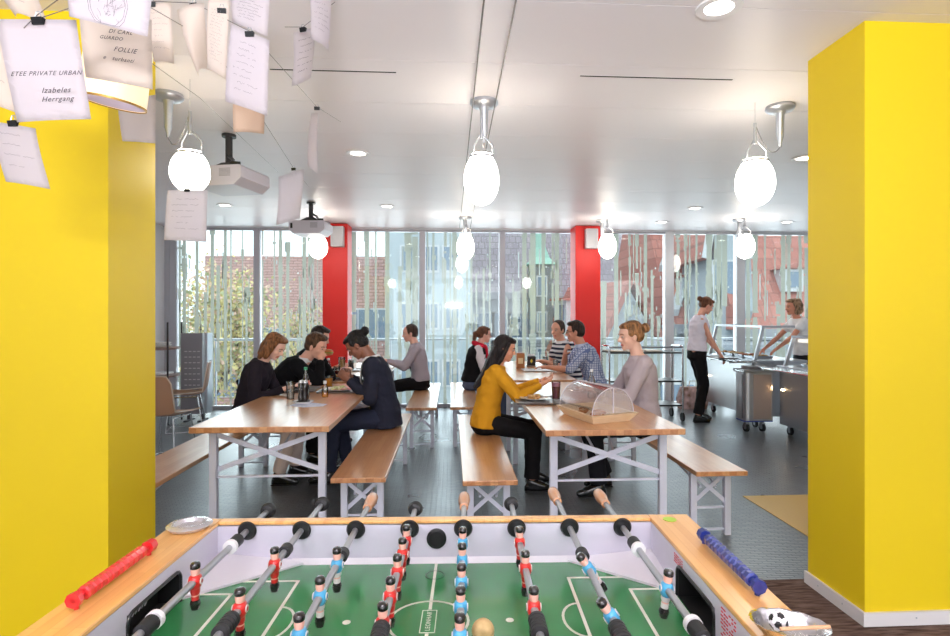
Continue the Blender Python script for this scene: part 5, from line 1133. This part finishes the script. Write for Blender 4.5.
# ---------------------------------------------------------------- serving counter
satin = mat('satin_steel_panel', (192, 194, 198), .3, .85, bump=(30, .04), stretch=(8, 8, .4))
dk = mat('dark_blue_grey', (44, 52, 66), .5)
brown_panel = mat('warm_grey_panel', (176, 160, 152), .4, .3)
def castor(t, x, y, blue=False):
    q = MB(); q.cyl((x, y, .105), (x, y, .149), .016); q.box((x - .018, y - .03, .095), (x + .018, y + .03, .105)); q.box((x - .02, y - .02, .05), (x - .016, y + .02, .1)); q.box((x + .016, y - .02, .05), (x + .02, y + .02, .1)); c_ = q.build('castor', silver if not blue else mat('blue_bracket', (60, 80, 160), .4), t)
    MB().cyl((x - .014, y, .05), (x + .014, y, .05), .0495, n=24).build('wheel', rubber, c_, smooth=True); MB().cyl((x - .0155, y, .05), (x + .0155, y, .05), .022, n=18).build('hub', silver, c_)
def counter_unit(label, x0, x1, y0, y1, z0, z1, railx, guard=True, gl=None):
    t = thing('serving_counter', label, 'counter', ((x0 + x1) / 2, y0, 0)); W = (x1 - x0) / 2; ln = y1 - y0
    q = MB(); r_ = .05; pr = [(-W + r_ - r_ * math.cos(a_), r_ - r_ * math.sin(a_)) for a_ in [PI / 2 * k / 5 for k in range(6)]] + [(W, 0), (W, ln), (-W, ln)]
    q.prism(pr, z0, z1); q.build('body', satin, t)
    q = MB(); q.box((-W - .004, .05 + .001, z0 + .02), (-W - .0005, .075, z1 - .02)); q.build('corner_seam', mat('seam_grey', (120, 122, 128), .4, .6), t)
    MB().box((-W - .03, -.02, z1 + .001), (W + .03, ln + .02, z1 + .04), bev=.006).build('worktop', steel, t)
    q = MB()
    for k in range(4): q.box((-W - .03 - railx + k * (railx / 4), 0, z1 + .012), (-W - .03 - railx + k * (railx / 4) + railx / 7, ln, z1 + .03), bev=.003)
    for yy in (.12, ln / 2, ln - .12): q.box((-W - .03 - railx, yy - .012, z1 - .004), (-W - .032, yy + .012, z1 + .0115))
    q.build('tray_rail', chrome, t)
    for yy in (.1, ln - .1):
        castor(t, -W + .07, yy); castor(t, W - .07, yy)
    if guard:
        lp = MB().ell((-W - .012, ln - .07, .53), (.010, .010, .010), n=12, m=8).build('corner_glint_bead', mat('warm_glint', (255, 214, 160), .4, emit=60), t)  # added glowing bead imitating a reflected glint on the steel corner
        MB().box((-W - .02, ln - .085, .545), (-W - .0005, ln - .055, .553)).build('glint_bracket', steel, t)  # bracket added to carry the glowing bead
        gh = guard; q = MB()
        for yy in (.05, ln - .05):
            q.rings([[V((a, yy - .015, b_)) for a, b_ in pr_] for pr_ in ([(-W + .02, z1 + .041), (-W + .06, z1 + .041), (-W + .16, gh), (-W + .12, gh)],)] + [[V((a, yy + .015, b_)) for a, b_ in ((-W + .02, z1 + .041), (-W + .06, z1 + .041), (-W + .16, gh), (-W + .12, gh))]])
            q.box((-W + .12, yy - .015, gh + .0005), (W - .1, yy + .015, gh + .03))
        q.box((-W + .12, .066, gh + .004), (-W + .15, ln - .066, gh + .03)); q.build('guard_frame', steel, t)
        MB().box((-W + .151, .066, gh + .01), (W - .1, ln - .066, gh + .016)).build('glass_shelf', clear('shelf_glass', (214, 224, 226), .3, .08) if 'shelf_glass' not in MATS else MATS['shelf_glass'], t)
        if gl: MB().box((-W + .17, .08, gh - .05), (W - .12, ln - .08, gh - .01), bev=.004).build('lamp_canopy', mat('lit_canopy', (255, 250, 240), .5, emit=.8), t)
    return t, W
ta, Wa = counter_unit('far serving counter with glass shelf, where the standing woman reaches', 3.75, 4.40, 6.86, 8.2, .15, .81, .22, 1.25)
tm_, Wm = counter_unit('middle serving counter with brownish end panel and blue castor bracket', 3.50, 3.84, 6.60, 6.82, .15, .72, .0001, 0)
MB().box((-Wm + .10, -.004, .17), (Wm - .02, -.0005, .70)).build('end_panel', brown_panel, tm_)
MB().box((-Wm - .006, .0, .135), (Wm, .21, .149)).build('blue_base', mat('blue_bracket', (60, 80, 160), .4), tm_)
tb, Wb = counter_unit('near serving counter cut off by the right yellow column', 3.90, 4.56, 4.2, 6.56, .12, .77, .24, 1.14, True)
# food trays in the counters
def pan(x, y, z, col, label, w=.28, d=.22):
    t = thing('food_pan', label, 'food tray', (x, y, z)); MB().rings([[V((a * f, b_ * f, zz)) for a, b_ in ((-w / 2, -d / 2), (w / 2, -d / 2), (w / 2, d / 2), (-w / 2, d / 2))] for f, zz in ((.9, 0), (1, .035), (.97, .036), (.88, .008), (.1, .008))]).build('steel_pan', chrome, t)
    rn = random.Random(int(y * 100)); F = Flesh()
    for k in range(26): F.ell((rn.uniform(-w * .36, w * .36), rn.uniform(-d * .36, d * .36), .022 + rn.uniform(0, .018)), (rn.uniform(.02, .035), rn.uniform(.015, .03), rn.uniform(.008, .016)))
    F.make('food', [mat('dish_%d_%d_%d' % col, col, .7, vary=(22, tuple(int(k_ * .7) for k_ in col)))], .007, t, 1)
for k, (c_, lb) in enumerate([((214, 160, 100), 'pan of browned food at the far end of the far counter'), ((226, 196, 150), 'second pan of pale food on the far counter'), ((206, 120, 84), 'third pan with reddish food on the far counter'), ((224, 186, 130), 'nearest pan on the far counter, by the guard post')]): pan(3.98, 7.98 - k * .27, .852, c_, lb)
for k, (c_, lb) in enumerate([((60, 40, 34), 'dark pan at the far end of the near counter'), ((180, 120, 60), 'second pan on the near counter beneath the canopy'), ((70, 90, 40), 'third pan on the near counter close to the yellow column')]): pan(4.2, 6.3 - k * .28, .812, c_, lb)
for k in range(3):
    q = MB(); q.box((3.55, 6.62, .761 + k * .012), (3.80, 6.80, .771 + k * .012), bev=.004); o = q.build('serving_tray', mat('grey_tray')); tag(o, 'grey tray in the stack on the middle counter, ' + ('lowest', 'in the middle', 'topmost')[k], 'tray', 'trays stacked on the middle counter')
q = MB(); 
tray(3.58, 7.42, 'grey tray on the tray rail in the hands of the standing woman', R(90), .42, .30, z=.8415)
t = thing('black_coat', 'dark object hanging at the edge of the right yellow column behind the server', 'coat', (5.05, 7.6, 0)); F = Flesh(); F.cap((0, 0, 1.02), (0, 0, 1.56), .10, .06); F.cap((0, 0, .7), (0, 0, 1.0), .12, .11); F.make('coat_body', [cloth('black_cloth', (30, 34, 32))], .012, t, 2, None, .01)
MB().cyl((0, 0, 0), (0, 0, .6), .012).cyl((0, 0, 0), (0, 0, .02), .16).cyl((0, 0, 1.6), (0, 0, 1.7), .012).build('stand', black, t)

# ---------------------------------------------------------------- tray trolley behind the woman in grey
t = thing('tray_trolley', 'wheeled trolley with black shelves behind the woman in the grey sweater', 'trolley', (2.58, 7.6, 0)); W = .5
for z, nm in ((.90, 'shelf'), (.52, 'shelf'), (.2, 'shelf')):
    MB().box((-W + .02, -.2, z), (W - .02, .2, z + .022), bev=.005).build('shelf', black, t)
q = MB()
for sx in (-1, 1):
    for sy in (-1, 1): q.cyl((sx * (W - .005), sy * .19, .12), (sx * (W - .005), sy * .19, .98), .012)
    q.tube([(sx * (W - .005), -.19, .98), (sx * (W - .01), -.16, 1.0), (sx * (W - .01), .16, 1.0), (sx * (W - .005), .19, .98)], .012)
q.tube([(-W + .01, -.19, .985), (W - .01, -.19, .985)], .010); q.build('tube_frame', chrome, t, smooth=True)
for sx in (-1, 1):
    for sy in (-1, 1):
        c_ = MB().box((sx * (W - .005) - .012, sy * .19 - .02, .07), (sx * (W - .005) + .012, sy * .19 + .02, .118)).build('castor', black, t); MB().cyl((sx * (W - .005) - .014, sy * .19 + .01, .055), (sx * (W - .005) + .014, sy * .19 + .01, .055), .0545, n=22).build('wheel', rubber, c_, smooth=True)
for k in range(3):
    q = MB(); q.box((2.2 + .25 * k - .1, 7.46, .9235), (2.2 + .25 * k + .12, 7.74, .94), bev=.004); o = q.build('serving_tray', mat('cream_tray', (210, 196, 176), .5)); tag(o, ('cream tray at the left end of the trolley', 'cream tray in the middle of the trolley top', 'cream tray at the right end of the trolley top')[k], 'tray')
F = Flesh(); F.cap((0, 0, -.02), (0, 0, -.28), .05, .10); t2 = thing('dark_blue_bag', 'dark blue bag hanging from the trolley left of the grey sweater', 'bag', (2.36, 7.33, .86)); F.make('bag_body', [cloth('navy_cloth', (32, 38, 70))], .01, t2, 2, None, .01); MB().tube([(0, .02, -.03), (0, .05, .1), (0, .075, .13)], .006).build('strap', dk, t2)
# shopping bag on the floor behind the standing woman
t = thing('shopping_bag', 'pale pink bag with brown print on the floor by the window, behind the standing woman', 'bag', (3.64, 8.42, .002))
q = MB(); q.rings([[V((-.19, -.09, 0)), V((.19, -.09, 0)), V((.19, .09, 0)), V((-.19, .09, 0))], [V((-.21, -.10, .14)), V((.21, -.10, .14)), V((.21, .10, .14)), V((-.21, .10, .14))], [V((-.17, -.05, .33)), V((.17, -.05, .33)), V((.17, .05, .33)), V((-.17, .05, .33))]]); q.build('bag_body', mat('pink_print_bag', (226, 196, 196), .7, vary=(9, (132, 96, 78)), bump=(18, .5)), t, smooth=True)
q = MB(); q.tube([(-.08, -.05, .32), (-.06, -.05, .42), (.06, -.05, .42), (.08, -.05, .32)], .006); q.build('handle', mat('tan_handle', (190, 160, 130), .7), t)

# ---------------------------------------------------------------- far left: partition, tray rack, chairs
pm = mat('grey_perforated_metal', (136, 132, 138), .45, .4)
t = thing('perforated_partition', 'grey perforated metal partition standing by the far left window', 'partition', (-3.44, 7.85, 0)); W = .165
q = MB(); q.box((-W, -.012, .09), (W - .05, .012, 1.17), bev=.003); 
pr = [(W - .0505, -.012)] + [(W - .05 + .05 * math.sin(a_), .038 - .05 * math.cos(a_)) for a_ in [PI / 2 * k / 6 for k in range(7)]] + [(W, .2), (W - .012, .2), (W - .012, .04), (W - .05, .012)]
q.build('panel', pm, t); MB().prism(pr, .09, 1.17).build('curved_edge', mat('pale_blue_grey_metal', (170, 184, 194), .35, .4), t)
q = MB()
for r_ in range(9):
    for c_ in range(4): q.box((-W + .05 + c_ * .055, -.0145, .32 + r_ * .075), (-W + .085 + c_ * .055, -.0123, .332 + r_ * .075))
q.build('slots', mat('slot_light', (200, 196, 200), .5), t)
for xx in (-.06, .12):
    q = MB(); q.box((xx - .02, -.02, .0), (xx + .02, .02, .0895)); q.box((xx - .025, -.12, .0), (xx + .025, .12, .02), bev=.004); q.build('foot', mat('dark_grey_foot', (70, 68, 72), .5), t)
t = thing('tray_rack', 'rack with two shelves of trays between the yellow column and the partition', 'rack', (-3.86, 7.75, 0))
for z in (.60, .96):
    MB().box((-.35, -.2, z), (.23, .2, z + .03), bev=.004).build('shelf', mat('brown_grey_shelf', (146, 122, 116), .5), t)
q = MB()
for xx in (-.34, .22):
    for yy in (-.19, .19): q.cyl((xx, yy, 0), (xx, yy, 1.04 if xx < 0 else 1.32), .012)
q.build('upright_posts', mat('dark_post', (50, 46, 48), .4, .5), t)
for k in range(2):
    q = MB(); q.lathe([(.002, 0), (.09, .002), (.12, .03), (.118, .032), (.085, .006), (.002, .006)], at=(-3.78, 7.7, .9905 + .034 * k), n=28); o = q.build('serving_bowl', mat('white_porcelain'), smooth=True); tag(o, ('shallow white bowl at the bottom of the pair on the left rack', 'shallow white bowl stacked on top on the left rack')[k], 'bowl', 'bowls on the left rack')
q = MB(); q.box((-3.98, 7.6, .631), (-3.70, 7.86, .66), bev=.01); o = q.build('serving_tray', mat('pale_tray')); tag(o, 'pale tray on the lower shelf of the left rack', 'tray')
def shell_chair(x, y, rz, label, mshell):
    t = thing('shell_chair', label, 'chair', (x, y, 0), R(rz)); q = MB(); n = 12
    prof = [(.23, .435), (.2, .452), (.05, .44), (-.1, .435), (-.19, .46), (-.235, .54), (-.25, .64), (-.265, .76), (-.275, .83)]
    rs = []
    for i, (a, z) in enumerate(prof):
        wv = (.21, .225, .225, .215, .205, .2, .2, .19, .15)[i]; row = []
        for k in range(n + 1):
            u = -1 + 2 * k / n; lift = .03 * abs(u) ** 3
            row.append(V((a + (lift if i > 4 else 0), u * wv, z + (lift if i <= 5 else 0))))
        rs.append(row)
    q.rings(rs, caps=False, closed=False); bmesh.ops.solidify(q.bm, geom=q.bm.faces[:], thickness=.012); q.build('moulded_shell', mshell, t, smooth=True)
    q = MB(); q.tube([rs[0][0], rs[2][0], rs[4][0], rs[5][0], rs[7][0], rs[8][0], rs[8][6] + V((0, 0, .008)), rs[8][12], rs[7][12], rs[5][12], rs[4][12], rs[2][12], rs[0][12]], .007, 6); q.build('shell_rim', mat('pale_rim', (214, 200, 188), .4), t, smooth=True)
    q = MB()
    for sy in (-1, 1):
        q.tube([(.16, sy * .15, .42), (.2, sy * .2, .01), (-.2, sy * .2, .01), (-.13, sy * .15, .42)], .008)
        q.cyl((.16, sy * .15, .42), (-.13, sy * .15, .42), .008)
    q.cyl((.2, -.2, .012), (.2, .2, .012), .007); q.build('wire_base', chrome, t, smooth=True)
tan = mat('tan_shell', (196, 160, 136), .45)
shell_chair(-2.78, 5.75, 84, 'tan shell chair with wire base at the edge of the left yellow column', tan)
shell_chair(-3.24, 7.2, 198, 'tan shell chair standing before the grey partition', tan)

# ---------------------------------------------------------------- light
w = bpy.data.worlds.new('overcast'); bpy.context.scene.world = w; w.use_nodes = True; nt = w.node_tree
bg = nt.nodes['Background']; tcn = nt.nodes.new('ShaderNodeTexCoord'); sx = nt.nodes.new('ShaderNodeSeparateXYZ'); rp = nt.nodes.new('ShaderNodeValToRGB')
rp.color_ramp.elements[0].position = 0.0; rp.color_ramp.elements[0].color = (.80, .86, .92, 1); rp.color_ramp.elements[1].position = .6; rp.color_ramp.elements[1].color = (.95, .98, 1.0, 1)
nt.links.new(tcn.outputs['Generated'], sx.inputs[0]); nt.links.new(sx.outputs[2], rp.inputs[0]); nt.links.new(rp.outputs[0], bg.inputs[0]); bg.inputs[1].default_value = SKY
def area(name, loc, rot, sx_, sy_, power, col):
    l = bpy.data.lights.new(name, 'AREA'); l.shape = 'RECTANGLE'; l.size = sx_; l.size_y = sy_; l.energy = power; l.color = col
    o = bpy.data.objects.new(name, l); C.objects.link(o); o.location = loc; o.rotation_euler = rot; return o
area('rear_window_daylight', (.3, YB + .1, 1.45), (R(90), 0, 0), 9.5, 2.3, P_REAR, (1, .98, .99))
area('ceiling_bounce_fill', (.1, -1.1, 1.75), (R(168), 0, 0), .5, .5, P_UP, (.97, .96, 1))  # added fill light aimed at the ceiling, imitates a bounced flash
area('facade_daylight', (1.4, WY + .9, 1.5), (R(-90), 0, 0), 11, 2.6, P_FACADE, (.88, .95, 1))
sc = bpy.context.scene; vs_ = sc.view_settings
vs_.view_transform = 'Standard'; vs_.look = 'None'; vs_.gamma = 1; vs_.use_curve_mapping = False; vs_.exposure = EXPO
bpy.data.scenes.remove(TS)
